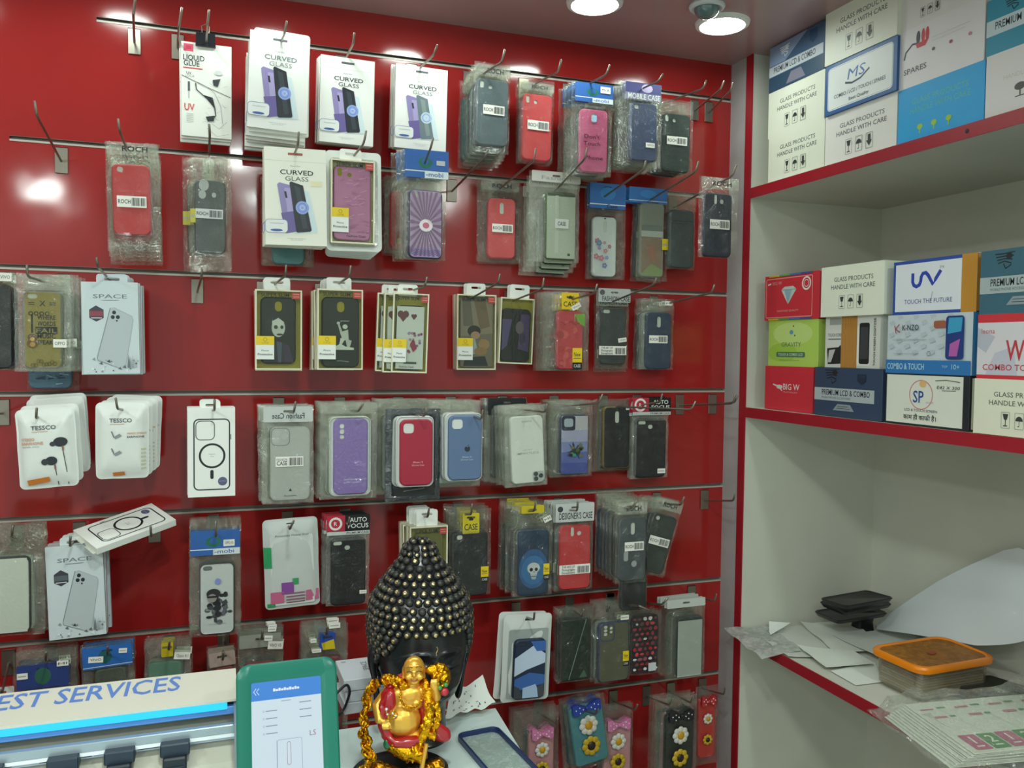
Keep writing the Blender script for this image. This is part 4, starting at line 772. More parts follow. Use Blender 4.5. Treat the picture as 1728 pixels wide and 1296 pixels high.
bagpack(4, (1041, 843, 1094, 984), (1046, 874, 1092, 980), '4a5058', 'bagged smoky grey phone case with long camera slots, above a dangling black case', 'the smoky grey case with long slots', (1066, 858), (1075, 844), n=7, cut='tall', stk=(1055, 914, 1087, 929), header=((1043, 848, 1092, 868), '9a9e9c', h_roch), d=.15, palette=['22262c', '3c4044', '2a3a5c', '4a4c48'], dx=-.001, dz=.001, plate=1030, art=lambda A: (A.rr(.18, .52, .34, .68, .06, 'a8acb0'), A.e(.56, .73, .1, .05, 'a8acb0')))
bagpack(4, (1045, 978, 1094, 1034), (1048, 940, 1092, 1030), '10151c', 'black phone case dangling low beneath the smoky grey case', 'the dangling black case', (1066, 858), (1075, 844), n=0, hook=False, d=.135, cut='none', rad=.01)
bagpack(4, (1107, 842, 1157, 972), (1111, 870, 1153, 968), '363c3b', 'bagged dark grey phone case tilted to the right, rightmost of the fifth row', 'the tilted dark grey case', (1149, 852), (1155, 838), n=3, cut='small', stk=(1115, 908, 1149, 922), header=((1109, 844, 1155, 862), 'a09c94', h_roch), d=.12, palette=['1f2a44', '2b3138', '4a4038'], tilt=17, dx=-.004, plate=1107)
bpy.context.view_layer.update()
# ---------------------------------------------------------------- sixth row
def lowpack(bb, cb, col, hdr, label, short, art=None, d=.12, n=2, tags=(), tilt=0, cut='none', plate=None, bend=None, m=None):
    cxp = (bb[0]+bb[2])/2
    return bagpack(5, bb, cb, col, label, short, bend or (cxp+2, bb[1]+16), (cxp+3, bb[1]+2), n=n, cut=cut, art=art, header=hdr, d=d, tilt=tilt, m=m or FILM, extra=(lambda e, pk: [tag(e, pk, b, t, rot=r) for b, t, r in tags]), palette=PAL, plate=plate)
lowpack((-30, 1160, 30, 1290), (-22, 1190, 20, 1288), 'b8bcb4', ((-22, 1160, 24, 1180), 'c8c8c0', None), 'pale pack showing above the cutting machine at the far left edge', 'the pale pack at the far left', n=0)
lowpack((22, 1098, 128, 1270), (36, 1165, 116, 1265), '2c3848', ((28, 1120, 116, 1160), '2a3c74', lambda A: A.e(.5, .5, .16, .36, '2c5c4c')), 'clear bag with a dull navy card above the cutting machine, leftmost in the sixth row', 'the dull navy card pack', n=2, tags=[((96, 1117, 116, 1126), 'MI', 0), ((29, 1132, 47, 1142), '', 0)], plate=86)
lowpack((134, 1088, 224, 1262), (156, 1128, 210, 1255), '4c5048', ((138, 1090, 222, 1126), '2a64ac', lambda A: (A.e(.45, .5, .14, .3, '1c5a5c'), A.r(.0, .9, 1, .93, 'c8d4dc'))), 'clear bag with a bright blue header card and grey case above the cutting machine', 'the bright blue card pack', n=2, tags=[((148, 1105, 173, 1115), 'VIVO', .1), ((200, 1097, 214, 1105), '', .1)], plate=181, tilt=-3)
lowpack((244, 1080, 322, 1258), (249, 1116, 308, 1250), '4f7468', ((272, 1084, 292, 1108), 'b8a41c', None), 'clear bag holding a sea green phone case above the cutting machine', 'the sea green case', n=2, tags=[((294, 1102, 321, 1114), 'Oppo K1', .12)], plate=284, art=lambda A: A.r(.05, .02, .95, .98, '5a8070'))
lowpack((350, 1098, 398, 1250), (356, 1126, 394, 1246), '70302c', ((352, 1100, 396, 1124), 'a08c80', None), 'crumpled clear pack with a reddish card between the sea green case and the tablet', 'the reddish pack beside the tablet', n=2, plate=377, tilt=-4)
lowpack((402, 1062, 478, 1230), (412, 1118, 466, 1225), '8a2c38', ((404, 1070, 474, 1092), '8a8c80', None), 'crumpled clear pack above the green tablet, with two white tags and a red case', 'the red pack above the tablet', n=3, tags=[((452, 1059, 466, 1067), '', 0), ((452, 1084, 478, 1097), 'VIVO V5', .1), ((446, 1073, 460, 1082), '', .1)], plate=432)
lowpack((510, 1055, 588, 1240), (522, 1110, 578, 1235), '7c3840', ((540, 1068, 566, 1096), '2a4ca0', lambda A: A.p([(.1, .6), (.9, .4), (1, 1), (.2, 1)], 'd0b820')), 'crumpled clear pack with a blue and yellow card, just left of the dark head statue', 'the blue and yellow card pack', n=3, tags=[((555, 1052, 574, 1061), '', 0), ((527, 1093, 542, 1099), '', 0), ((524, 1075, 534, 1082), '', 0)], plate=539)
def sky_inner(e, pk):
    q = pk.q((868, 1076, 921, 1176)); phone_case(e, *q, '1d2c44', 'corner', a_sky, y=-.012, T=.009, ins='2c3440')
pouchpack(5, (852, 1037, 933, 1183), 'white framed pouch holding a blue sky patterned phone case in the sixth row', 'the sky patterned case in a white pouch', (901, 1046), (902, 1033), lambda A: A.rr(.1, .16, .92, .95, .04, 'a0aaa6'), n=1, d=.13, col='d8dcd6', name='phone_case_pouch', plate=870, bulge=.003, inner=sky_inner, dx=-.004, dz=.004, tilt=2)
def a_green(A): A.r(.02, .02, .98, .98, '1e2c24'); A.line([(.84, .02), (.3, .98)], .025, '7c8c80'); A.p([(.62, .96), (.78, .84), (.9, .96)], '4c6858')
bagpack(5, (942, 1026, 1004, 1151), (946, 1044, 998, 1148), '1f2c25', 'clear bag holding a dark green phone case crossed by a pale diagonal line', 'the dark green diagonal line case', (982, 1040), (985, 1028), n=2, cut='none', art=a_green, d=.11, palette=PAL, plate=960)
bagpack(5, (1007, 1014, 1066, 1151), (1012, 1050, 1063, 1150), '5c5a48', 'clear bag holding an olive phone case with a blue camera frame of five holes', 'the olive case with a blue camera frame', (1024, 1032), (1028, 1020), n=2, cut='five', art=lambda A: A.ro(.05, .03, .5, .3, .1, .03, '2a3c6c'), d=.12, side='2a3860', palette=PAL, extra=lambda e, pk: (sticker(e, pk, (1052, 1100, 1062, 1125), yellow_new, base='e6c614', name='new_tag'), tag(e, pk, (1047, 1039, 1061, 1047))), plate=1030)
bagpack(5, (1062, 1032, 1118, 1139), (1066, 1038, 1112, 1136), '241a24', 'clear bag holding a phone case covered in red, pink and white stones', 'the red and white stones case', (1078, 1022), (1096, 1030), n=2, cut='none', art=a_stone, d=.1, palette=PAL, hole=(1088, 1036))
bagpack(5, (1130, 1014, 1192, 1144), (1144, 1041, 1188, 1142), '31393a', 'clear bag holding a phone frame padded with white foam, rightmost of the sixth row', 'the white foam padded frame', (1118, 1020), (1128, 1008), n=3, cut='none', art=lambda A: A.r(.03, .06, .95, .99, 'aeb4b0'), d=.1, palette=['8a908c', '3a4040'], hole=(1168, 1020), header=((1126, 1010, 1190, 1024), 'c4c8c0', None))
# ---------------------------------------------------------------- lowest row
def bowcase(bb, cb, col, bow, label, short, bend, tip, plate, tilt=0, n=1, d=.09, mk=None):
    def ex(e, pk):
        x0, z0, x1, z1 = pk.q(cb); W = x1-x0; cx = (x0+x1)/2; cz = z0-.004; mb = MB(); bc_ = mat(bow, .4)
        for s in (-1, 1):
            mb.loft([[(cx+s*.002, -.009, cz+.004), (cx+s*.002, -.009, cz-.004), (cx+s*.002, -.003, cz-.004), (cx+s*.002, -.003, cz+.004)], [(cx+s*W*.3, -.012, cz+.014), (cx+s*W*.3, -.012, cz-.012), (cx+s*W*.3, -.002, cz-.012), (cx+s*W*.3, -.002, cz+.014)], [(cx+s*W*.42, -.009, cz+.011), (cx+s*W*.42, -.009, cz-.01), (cx+s*W*.42, -.003, cz-.01), (cx+s*W*.42, -.003, cz+.011)]], bc_)
            for u, v in ((.12, .0), (.22, .006), (.22, -.006), (.33, .002)): mb.ball((cx+s*W*u, -.011, cz+v), .0016, WH, 8, 5)
        mb.ball((cx, -.009, cz), (.004, .004, .005), bc_, 10, 6); mb.build('polka_dot_bow', e, smooth=True)
        for k, (v, r) in enumerate(((.33, .3), (.68, .3))):
            m2 = MB(); fz = z0-(z0-z1)*v
            for i in range(8): a = 2*PI*i/8; m2.ball((cx+r*W*.62*math.cos(a), -.005, fz+r*W*.62*math.sin(a)), (W*.1, .003, W*.1), mat('d8d4c8' if k == 0 else 'c8a424', .4), 8, 5)
            m2.ball((cx, -.006, fz), (W*.13, .004, W*.13), mat('c8981c' if k == 0 else '2a2018', .4), 10, 6); m2.build('rubber_flower', e, smooth=True)
    return bagpack(6, bb, cb, col, label, short, bend, tip, n=n, cut='none', extra=ex, tilt=tilt, d=d, palette=['b07c84', '3c5c64'], ins='a8a49c', plate=mk, hole=((bb[0]+bb[2])/2, bb[1]+8))
bowcase((868, 1196, 945, 1330), (893, 1234, 936, 1326), 'cc8f98', 'd47ca8', 'pink rubber phone case with a pink polka dot bow, leftmost of the lowest row', 'the leftmost pink bow case', (938, 1222), (941, 1212), 905, n=2, mk=907)
bowcase((950, 1180, 1020, 1300), (958, 1190, 1014, 1292), '4f8e9c', '27409c', 'turquoise rubber phone case with a blue polka dot bow, tilted in the lowest row', 'the turquoise bow case', (1005, 1206), (1010, 1196), 960, tilt=-9, n=2, d=.1, mk=968)
bowcase((1012, 1190, 1070, 1318), (1020, 1218, 1066, 1314), 'c98f98', 'd47ca8', 'pink rubber phone case with a pink polka dot bow, right of the turquoise one', 'the second pink bow case', (1072, 1198), (1076, 1188), 1035, n=1, mk=1034)
bowcase((1108, 1176, 1178, 1320), (1124, 1204, 1172, 1312), '222824', '1c1e20', 'black rubber phone case with a black polka dot bow in a brownish bag', 'the black bow case', (1130, 1190), (1136, 1178), 1085, n=2, d=.12, mk=1090)
bowcase((1176, 1158, 1214, 1290), (1180, 1178, 1208, 1278), 'c8342c', 'b4242c', 'red rubber phone case with a red polka dot bow, rightmost of the lowest row', 'the red bow case', (1166, 1186), (1170, 1175), 1130, n=0, d=.05, mk=1131)
# ---------------------------------------------------------------- the room
CEIL = PY(1233, 110, YW).z
def struct(o): o['kind'] = 'structure'; return o
def redwall():
    m = D.materials.new('red_laminate'); m.use_nodes = True; nt = m.node_tree; b = nt.nodes['Principled BSDF']
    b.inputs['Roughness'].default_value = .2; b.inputs['Specular IOR Level'].default_value = .5
    tc = nt.nodes.new('ShaderNodeTexCoord'); n = nt.nodes.new('ShaderNodeTexNoise'); n.inputs['Scale'].default_value = 2.2; n.inputs['Detail'].default_value = 5
    r = nt.nodes.new('ShaderNodeValToRGB'); r.color_ramp.elements[0].position = .3; r.color_ramp.elements[1].position = .7
    r.color_ramp.elements[0].color = lin('98201f'); r.color_ramp.elements[1].color = lin('a02826')
    nt.links.new(tc.outputs['Object'], n.inputs['Vector']); nt.links.new(n.outputs['Fac'], r.inputs['Fac']); nt.links.new(r.outputs['Color'], b.inputs['Base Color'])
    n2 = nt.nodes.new('ShaderNodeTexNoise'); n2.inputs['Scale'].default_value = 6; bp = nt.nodes.new('ShaderNodeBump'); bp.inputs['Strength'].default_value = .12; bp.inputs['Distance'].default_value = .01
    nt.links.new(tc.outputs['Object'], n2.inputs['Vector']); nt.links.new(n2.outputs['Fac'], bp.inputs['Height']); nt.links.new(bp.outputs['Normal'], b.inputs['Normal'])
    rr_ = nt.nodes.new('ShaderNodeMapRange'); rr_.inputs[1].default_value = .3; rr_.inputs[2].default_value = .7; rr_.inputs[3].default_value = .09; rr_.inputs[4].default_value = .15
    nt.links.new(n2.outputs['Fac'], rr_.inputs[0]); nt.links.new(rr_.outputs[0], b.inputs['Roughness'])
    return m
REDW = redwall(); WALLM = mat('d3d3cb', .6, var=.05, bscale=5); GH = .0042
XL = -1.6
starts = [PY(163, 32, YW).x, PY(16, 232, YW).x]+[XL]*5
mb = MB(); zs = [0]+[z for g in reversed(GZ) for z in (g-GH, g+GH)]+[CEIL]
for i in range(0, len(zs), 2): mb.box(XL, YW, zs[i], XS, YW+.012, zs[i+1], REDW)
mb.box(XL, YW+.012, 0, XS, YW+.03, CEIL, REDW)
for k in (0, 1): mb.box(XL, YW, GZ[k]-GH, starts[k], YW+.012, GZ[k]+GH, REDW)
struct(mb.build('wall_back'))
RAIL = mat('b8b0a6', .4, .25)
for k, z in enumerate(GZ):
    mb = MB(); x0 = starts[k]
    mb.box(x0, YW+.0095, z-GH, XS, YW+.0118, z+GH, mat('8a8078', .6)); mb.box(x0, YW-.0005, z-GH, XS, YW+.0095, z-GH+.0022, RAIL); mb.box(x0, YW-.001, z-GH-.0014, XS, YW-.0002, z-GH+.0022, RAIL)
    mb.box(x0, YW-.0005, z+GH-.0008, XS, YW+.0095, z+GH, mat('6c665e', .4, .6)); struct(mb.build('trim_%d' % (k+1)))
YA = PX(1247, 690, XS).y; YB = PX(1257, 690, XS).y; XB = PY(1478, 700, YB).x
mb = MB(); mb.box(XS, YA, 0, XS+.06, YW+.03, CEIL, mat('aaa9a8', .5, var=.08, bscale=9)); struct(mb.build('wall_right'))
mb = MB(); cm = mat('a88a8a', .2, bump=.1, bscale=3); mb.box(XL, -1.6, CEIL, 1.9, YW+.03, CEIL+.02, cm); struct(mb.build('ceiling'))
mb = MB(); mb.box(XL, -1.6, -.02, 1.9, YW+.03, 0, mat('8a8880', .4, var=.1, bscale=3)); struct(mb.build('floor'))
mb = MB(); mb.box(XL-.03, -1.6, 0, XL, YW+.03, CEIL, mat('c9c7bf', .6)); struct(mb.build('wall_left'))
# two seam strips where the red film ends, left of the rails
# ---------------------------------------------------------------- ceiling lights
LAMP = D.materials.new('lamp_lens'); LAMP.use_nodes = True
_b = LAMP.node_tree.nodes['Principled BSDF']; _b.inputs['Emission Color'].default_value = (.87, 1, .95, 1); _b.inputs['Emission Strength'].default_value = LAMPW; _b.inputs['Base Color'].default_value = (.9, .9, .9, 1)
LAMP2 = LAMP.copy(); LAMP2.name = 'lamp_lens_bright'; LAMP2.node_tree.nodes['Principled BSDF'].inputs['Emission Strength'].default_value = LAMPR
def downlight(x, y, label, r=.045, grp='recessed ceiling lights', lens=None):
    e = empty('recessed_light', (x, y, CEIL), label, 'ceiling light', grp); mb = MB(); n = 28
    R = lambda q, z: [(q*math.cos(2*PI*i/n), q*math.sin(2*PI*i/n), z) for i in range(n)]
    mb.loft([R(r+.012, 0), R(r+.01, -.006), R(r+.002, -.008), R(r, -.003)], mat('e6e6e0', .3), False, False); mb.build('trim_ring', e, smooth=True)
    mb = MB(); mb.loft([R(r, -.003), R(r*.6, -.005), R(r*.05, -.0055)], lens or LAMP, False, True); mb.build('lens', e)
la = PZ(1220, 38, CEIL); lb = PZ(1003, 4, CEIL); dxl = la.x-lb.x
names = ['round ceiling light furthest right, beside the shelf unit', 'round ceiling light cut by the top edge of the frame']
for k in range(6): downlight(la.x-dxl*k, (la.y+lb.y)/2, names[k] if k < 2 else 'round recessed ceiling light in the row along the red wall, out of the frame')
for x, y in ((-.72, -.72), (.2, -.6), (.95, -.1), (-1.1, .4), (.1, .35), (-1.2, -.3), (-1.2, -1.2)): downlight(x, y, 'unseen round ceiling light brightening the shop from outside the frame', .06, 'ceiling lights of the shop floor', LAMP2)  # first inferred from wall reflection, rest unseen fill; last two added to brighten shelves
p = PZ(1193, 8, CEIL); e = empty('dome_camera', (p.x, p.y, CEIL), 'small round white dome fixture on the ceiling beside the right light', 'security camera'); mb = MB()
mb.torus((0, 0, -.004), .03, .006, mat('d0d4d4', .3), None, 24, 8); mb.build('base_ring', e, smooth=True); mb = MB(); mb.ball((0, 0, -.006), (.026, .026, .022), mat('5a7474', .1, coat=1), 20, 12); mb.build('dome', e, smooth=True)
# ---------------------------------------------------------------- shelf unit
SH = [CZ+.3823, CZ-.1268, CZ-.6608, CZ-1.16]; TH = .022; SW = mat('c9c9bc', .5, var=.04, bscale=4); RE = mat('9c1c28', .35)
e = empty('shelf_unit', (XS, YB, 0), 'white built-in shelf unit with red shelf edges along the right side', 'shelf unit')
def part(mb, n): o = mb.build(n, e, (-XS, -YB, 0)); return o
YN = .25
mb = MB(); mb.box(XS+.002, YB, 0, XB, YA, CEIL, SW); part(mb, 'end_panel')
mb = MB(); mb.box(XS-.0005, YB-.001, 0, XS+.002, YA, CEIL, RE); part(mb, 'end_panel_edge')
mb = MB(); mb.box(XB, YN, 0, XB+.018, YA, CEIL, SW); part(mb, 'back_panel')
mb = MB(); mb.box(XS+.002, YN-.02, 0, XB, YN, CEIL, SW); part(mb, 'near_panel')
for z in SH:
    mb = MB(); mb.box(XS+.002, YN, z-TH, XB, YB, z, SW); mb.box(XS-.0005, YN, z-TH-.001, XS+.002, YB-.001, z+.0005, RE)
    if z == SH[0]:
        q = PX(1632, 203, XS-.001); mb.ball((XS-.0008, q.y, z-TH/2), (.0006, .004, .004), INK, 10, 6)
    part(mb, 'shelf')
# ---------------------------------------------------------------- cartons on the shelves (fronts face -X)
def cart(px0, px1, pt, pb, zb, art, label, X=None, base='dfe2cf', depth=.2, group='spare part cartons on the middle shelf', side=None, extra=None, gap=.001, zt=None):
    X = X or XS+.012; a = PX(px0, (pt+pb)/2, X); b = PX(px1, (pt+pb)/2+(px1-px0)*(-.16 if pb < 320 else .06), X)
    h = zt-zb if zt else PX(px0, pt, X).z-PX(px0, pb, X).z; W = a.y-b.y-gap
    e = empty('carton', (X, a.y, zb), label, 'box', group, (0, 0, -PI/2)); mb = MB(); c = mat(base, .5); mb.box(0, 0, 0, W, depth, h-.0008, c, .0012)
    if art: art(Art(mb, 0, h, W, h, -.0001))
    if side: side(Art2(mb, W, h, depth))
    mb.build('carton_body', e)
    if extra: extra(e, W, h, depth)
    return zb+h
def flap(e, W, h, d): mb = MB(); mb.box(.002, .003, h-.0006, W-.002, d*.5, h+.0004, mat('d6d8c6', .5)); mb.build('top_flap', e)
class Art2:
    def __init__(s, mb, W, h, d): s.mb, s.W, s.h, s.d = mb, W, h, d
    def r(s, a, v0, b, v1, c, o=.0003): m = mat(c, .45) if isinstance(c, str) else c; s.mb.add([(s.W+o, a*s.d, s.h*(1-v0)), (s.W+o, b*s.d, s.h*(1-v0)), (s.W+o, b*s.d, s.h*(1-v1)), (s.W+o, a*s.d, s.h*(1-v1))], [(0, 1, 2, 3)], m)
def bird(A, u, v, s, c):
    h = s*A.W/A.H
    for k in range(4): A.line([(u-s*(1-.1*k), v-h*.5+h*.25*k), (u-s*.1, v-h*.5+h*.2*k), (u+s*.8-.1*s*k, v-h*.6+h*.3*k)], .012, c)
    A.e(u+s*.3, v-h*.3, s*.3, h*.25, c, 10); A.line([(u-s*.2, v+h*.3), (u, v+h*.7), (u+s*.5, v+h*.4)], .012, c)
def a_premium(base, band, bc_='aab2b4', ink='20262c'):
    def f(A):
        A.r(0, 0, 1, 1, base); bird(A, .28, .17, .12, ink); A.r(0, .42, .9, .68, bc_); A.t('PREMIUM LCD & COMBO', .48, .51, .11, ink, w=.72, b=1); A.t('MOBILE PHONE ACCESSORIES', .34, .62, .04, '5a6468', w=.44)
        A.p([(.3, .87), (.37, .74), (.56, .74), (.62, .87)], '8a9498'); A.r(.37, .78, .53, .79, band); A.r(.36, .82, .56, .83, band); A.p([(.66, .12), (.78, .12), (.78, .26), (.72, .32), (.66, .26)], band); A.t('OEM', .72, .17, .04, base, w=.08)
    return f
def a_prem_top(A):
    A.r(0, 0, 1, 1, '3c5876'); A.p([(0, 0), (.7, 0), (.3, .42), (0, .42)], '8296b4'); bird(A, .3, .2, .1, 'd8dce0'); A.r(0, .44, .98, .66, 'c0c8cc'); A.t('PREMIUM LCD & COMBO', .47, .54, .12, '33404c', w=.76, b=1); A.r(0, .68, 1, 1, '2c4a60'); A.p([(.33, .95), (.42, .72), (.6, .72), (.68, .95)], '7a7888'); A.p([(.74, .06), (.88, .06), (.88, .26), (.81, .34), (.74, .26)], '1f4468')
def a_ms(A): A.r(0, 0, 1, 1, '2c5c94'); A.rr(.04, .08, .95, .93, .04, 'e4e8e4'); A.ro(.05, .1, .94, .91, .03, .004, '6c90a8'); A.t('MS', .45, .34, .2, '2c62a4', w=.24, sk=.2); A.line([(.3, .48), (.4, .53), (.52, .5), (.64, .38)], .02, '1c2c4c'); A.t('COMBO / LCD / TOUCH / SPARES', .5, .68, .07, '4a5860', w=.72, b=1); A.t('Best Quality', .5, .82, .06, '4a5860', w=.28, b=1)
def a_spares(A):
    A.r(0, 0, 1, 1, 'e0dcdc'); A.line([(.08, .5), (.1, .38), (.18, .28), (.26, .3)], .02, '34383c'); A.e(.25, .2, .025, .11, '34383c'); 
    for u, c in ((.31, 'c8343c'), (.36, 'c8343c')): A.e(u, .2, .022, .12, c)
    A.p([(.22, .3), (.38, .28), (.34, .38), (.24, .38)], 'c8343c'); A.t('SPARES', .22, .72, .09, '4c5054', w=.28, b=1); A.r(.42, .3, .85, .305, 'c4b8b8'); A.r(.42, .36, .8, .365, 'c4b8b8')
    for u, c in ((.44, '6a5a5c'), (.64, 'a04c54'), (.85, 'c8848c')): A.e(u, .5, .02, .03, c, 8)
def a_cyan(A):
    A.r(0, 0, 1, 1, '16a0dc'); c = '4cb4b4'; A.t('GLASS PRODUCTS', .5, .28, .1, c, w=.66, b=1); A.t('HANDLE WITH CARE', .5, .44, .1, c, w=.7, b=1)
    for u in (.28, .45, .62): A.e(u, .76, .035, .05, '9cc42c', 10); A.r(u-.006, .8, u+.006, .88, '9cc42c')
def a_faint(A): A.r(0, 0, 1, 1, 'dcd8d6'); A.t('HANDLE WITH CARE', .5, .42, .07, 'c4c0b4', w=.6); A.e(.38, .62, .06, .06, '4c504c'); A.r(.375, .66, .39, .76, '4c504c'); A.r(.33, .76, .43, .775, '4c504c')
def a_teal(A): A.r(0, 0, 1, 1, '2f8ea8'); bird(A, .3, .2, .1, '1c3440'); A.r(0, .38, 1, .66, 'c4d4d8'); A.t('PREMIUM LCD & COMBO', .5, .5, .13, '2a3840', w=.8, b=1); A.p([(.5, .95), (.56, .72), (.8, .72), (.88, .95)], '4a4c58')
TG = 'cartons stacked on the top shelf'; z0 = SH[0]+.001
z1 = cart(1297, 1392, 226, 302, z0, a_glass(), 'cream glass products carton, lowest of the leftmost stack on the top shelf', group=TG)
z2 = cart(1297, 1392, 150, 226, z1, a_glass(), 'cream glass products carton, middle of the leftmost stack on the top shelf', group=TG)
cart(1299, 1392, 75, 150, z2, a_prem_top, 'dark blue premium carton with a silver band, topping the leftmost stack on the top shelf', group=TG, base='44586e')
z1 = cart(1393, 1514, 188, 272, z0, a_glass('e2e0d8', '5c5c60'), 'pale glass products carton, lowest of the second stack on the top shelf', group=TG, base='e2e0d8')
z2 = cart(1393, 1514, 105, 188, z1, a_ms, 'white carton with a blue border and blue letters, middle of the second top shelf stack', X=XS+.006, group=TG, base='2c5c94')
cart(1393, 1515, 17, 105, z2, a_glass('e0e2d0'), 'cream glass products carton, top of the second stack on the top shelf', group=TG, X=XS+.004)
z1 = cart(1516, 1662, 142, 234, z0, a_cyan, 'bright cyan carton with yellow green symbols on the top shelf', group=TG, base='16a0dc')
z2 = cart(1516, 1662, 46, 142, z1, a_spares, 'pale carton with a red and black hand logo, on top of the cyan carton', group=TG, base='e0dcdc')
cart(1516, 1664, -50, 46, z2, lambda A: (A.r(0, 0, 1, 1, 'dcd8d4'), icons(A, .4, .8, .06)), 'pale carton above the hand logo carton, cut by the top of the frame', group=TG, base='dcd8d4')
z1 = cart(1664, 1830, 84, 190, z0, a_faint, 'pale carton with faint lettering at the right end of the top shelf', group=TG, base='dcd8d6')
cart(1666, 1830, -15, 78, z1, a_teal, 'teal premium carton at the right end of the top shelf, cut by the frame', group=TG, base='2f8ea8')
def a_bigw(A): A.r(0, 0, 1, 1, 'c8303c'); A.e(.32, .47, .07, .05, 'd8c8c4', 8); A.line([(.18, .42), (.3, .46), (.38, .56)], .02, 'd8c8c4'); A.t('BIG W', .57, .46, .13, 'd8d0cc', w=.34, b=1); A.t('PLATINUM', .55, .58, .03, 'd8a8a4', w=.28)
def a_diamond(A):
    A.r(0, 0, 1, 1, 'c4303a'); A.ro(.03, .08, .88, .94, .02, .008, 'd8a8a0'); A.line([(.06, .2), (.12, .18)], .02, 'd8c8c4'); A.t('BIG W', .24, .18, .07, 'c88a84', w=.18, b=1)
    A.p([(.32, .34), (.38, .27), (.54, .27), (.6, .34), (.45, .66)], 'b8c4b8'); A.p([(.38, .34), (.52, .34), (.45, .66)], '8aa8b4'); A.line([(.32, .34), (.6, .34)], .006, '708c98'); A.t('DIAMOND QUALITY', .45, .8, .04, 'd8a8a0', w=.4)
    A.circ(.78, .24, .07, .02, 'e0d8d0'); A.circ(.78, .24, .04, .008, 'e0d8d0')
    for i, c in enumerate(('c8b02c', '4c9a48', '2c70a8', '3c4c94')): A.r(.08+.2*i, 0, .28+.2*i, .035, c); A.r(.08+.2*i, .965, .28+.2*i, 1, c)
def a_gravity(A): A.r(0, 0, 1, 1, 'aecb5c'); A.e(.5, .3, .4, .25, 'bcd47c', 16); A.e(.3, .7, .3, .2, '9cc048', 16); A.e(.48, .27, .04, .05, '5c94b0', 10); A.e(.52, .14, .015, .02, 'a04c40', 8); A.e(.55, .34, .015, .02, '4c5a4c', 8); A.t('GRAVITY', .48, .53, .09, '5a7048', w=.4); A.rr(.18, .69, .76, .8, .02, '4a7060'); A.t('TOUCH & COMBO LCD', .47, .745, .055, 'c4d8a8', w=.5, b=1); A.r(.25, .86, .65, .87, '7a9a5c')
def a_touch(A):
    A.r(0, 0, 1, 1, 'd0d0c8'); A.r(.08, .02, .3, .16, '9a9c98'); A.t('TOUCH SCREEN', .2, .36, .06, '4c504c', w=.3, b=1); A.r(.06, .43, .3, .45, '6c706c'); A.p([(.04, .62), (.26, .6), (.3, .55), (.34, .92), (.06, .94)], '26282a'); A.p([(.08, .66), (.2, .64), (.12, .9), (.06, .9)], 'b8bab4')
    A.rr(.6, .18, .83, .95, .02, 'e0e0d8'); A.rr(.64, .14, .82, .92, .03, '1e2022'); A.rr(.66, .22, .8, .82, .01, '3a3e40'); A.t('TOUCH SCREEN DIGITIZER', .91, .5, .05, '33363a', w=.9*A.H/A.W, b=1, rot=PI/2); A.r(.31, 0, .6, 1, mat('b07c3c', .25))
    for i in range(4): A.r(.36+.05*i, 0, .365+.05*i, 1, 'c08c4c')
def a_uv(A): A.r(0, 0, 1, 1, '2c4c9c'); A.r(.03, .06, .83, .94, 'dce0e4'); m = 'sk'; A.line([(.25, .24), (.25, .4), (.265, .46), (.3, .49), (.335, .46), (.35, .4), (.355, .32), (.375, .26), (.41, .25), (.44, .3), (.5, .47), (.53, .38), (.59, .23)], .038, '2a44a8'); A.t('TM', .6, .18, .05, '6c7078'); A.t('TOUCH THE FUTURE', .44, .76, .08, '3c5090', w=.58); A.line([(.5, .6), (.48, .76)], .004, INK); A.r(.83, .0, 1, 1, mat('c08a3a', .25))
def a_knzo(A):
    A.r(0, 0, 1, 1, 'c2ccd0'); rnd = random.Random(1)
    for j in range(7):
        for i in range(9): 
            if (i+j) % 2: A.p([(.1*i+.02, .1*j+.02), (.1*i+.08, .1*j-.01 if j else .01), (.1*i+.1, .1*j+.05), (.1*i+.04, .1*j+.09)], 'b4bfc4')
    A.line([(.1, .18), (.12, .32)], .01, '9c3c48'); A.line([(.16, .16), (.11, .24), (.17, .3)], .01, '9c3c48'); A.t('K-NZO', .3, .22, .09, '3c4850', w=.2, b=1); A.rr(.58, .12, .72, .24, .02, '9c5c44')
    A.rr(.72, .05, .92, .75, .03, '1e3a78'); A.p([(.75, .08), (.9, .08), (.89, .3), (.74, .34)], '3c9ac0'); A.p([(.77, .5), (.88, .42), (.85, .7), (.76, .7)], 'b05ca4'); A.r(0, .77, 1, 1, '2e72b0'); A.t('COMBO & TOUCH', .25, .88, .1, 'a8ccd8', w=.46, b=1); A.circ(.53, .66, .02, .004, '5a6468'); A.t('TOP', .72, .87, .04, 'a8ccd8'); A.t('10+', .84, .87, .08, 'a8ccd8')
    A.r(.08, .42, .5, .43, 'a0a8ac'); A.r(.1, .66, .4, .665, '8a9498')
def a_sp(A):
    A.r(0, 0, 1, 1, '24282c'); A.r(.012, .03, .935, .965, 'd8dacc'); A.circ(.45, .4, .14, .01, 'c8787c'); A.r(.4, .22, .52, .24, 'd8dacc'); A.r(.38, .5, .52, .56, 'd8dacc'); A.e(.47, .19, .042, .065, 'd8ac6c'); A.t('SP', .42, .44, .22, '2c4c98', w=.13, b=1); A.t('GOLD', .56, .54, .03, 'a88c8c', w=.09)
    A.t('LCD & TOUCH SCREEN', .45, .7, .045, '5c606c', w=.4, b=1); A.t('काम ही काफी है।', .44, .84, .085, INK, w=.4, b=1); A.line([(.62, .12), (.75, .1), (.9, .13)], .006, INK); A.t('E42 X 300', .77, .24, .055, INK, w=.26, sk=.2); A.line([(.7, .3), (.86, .29)], .005, INK)
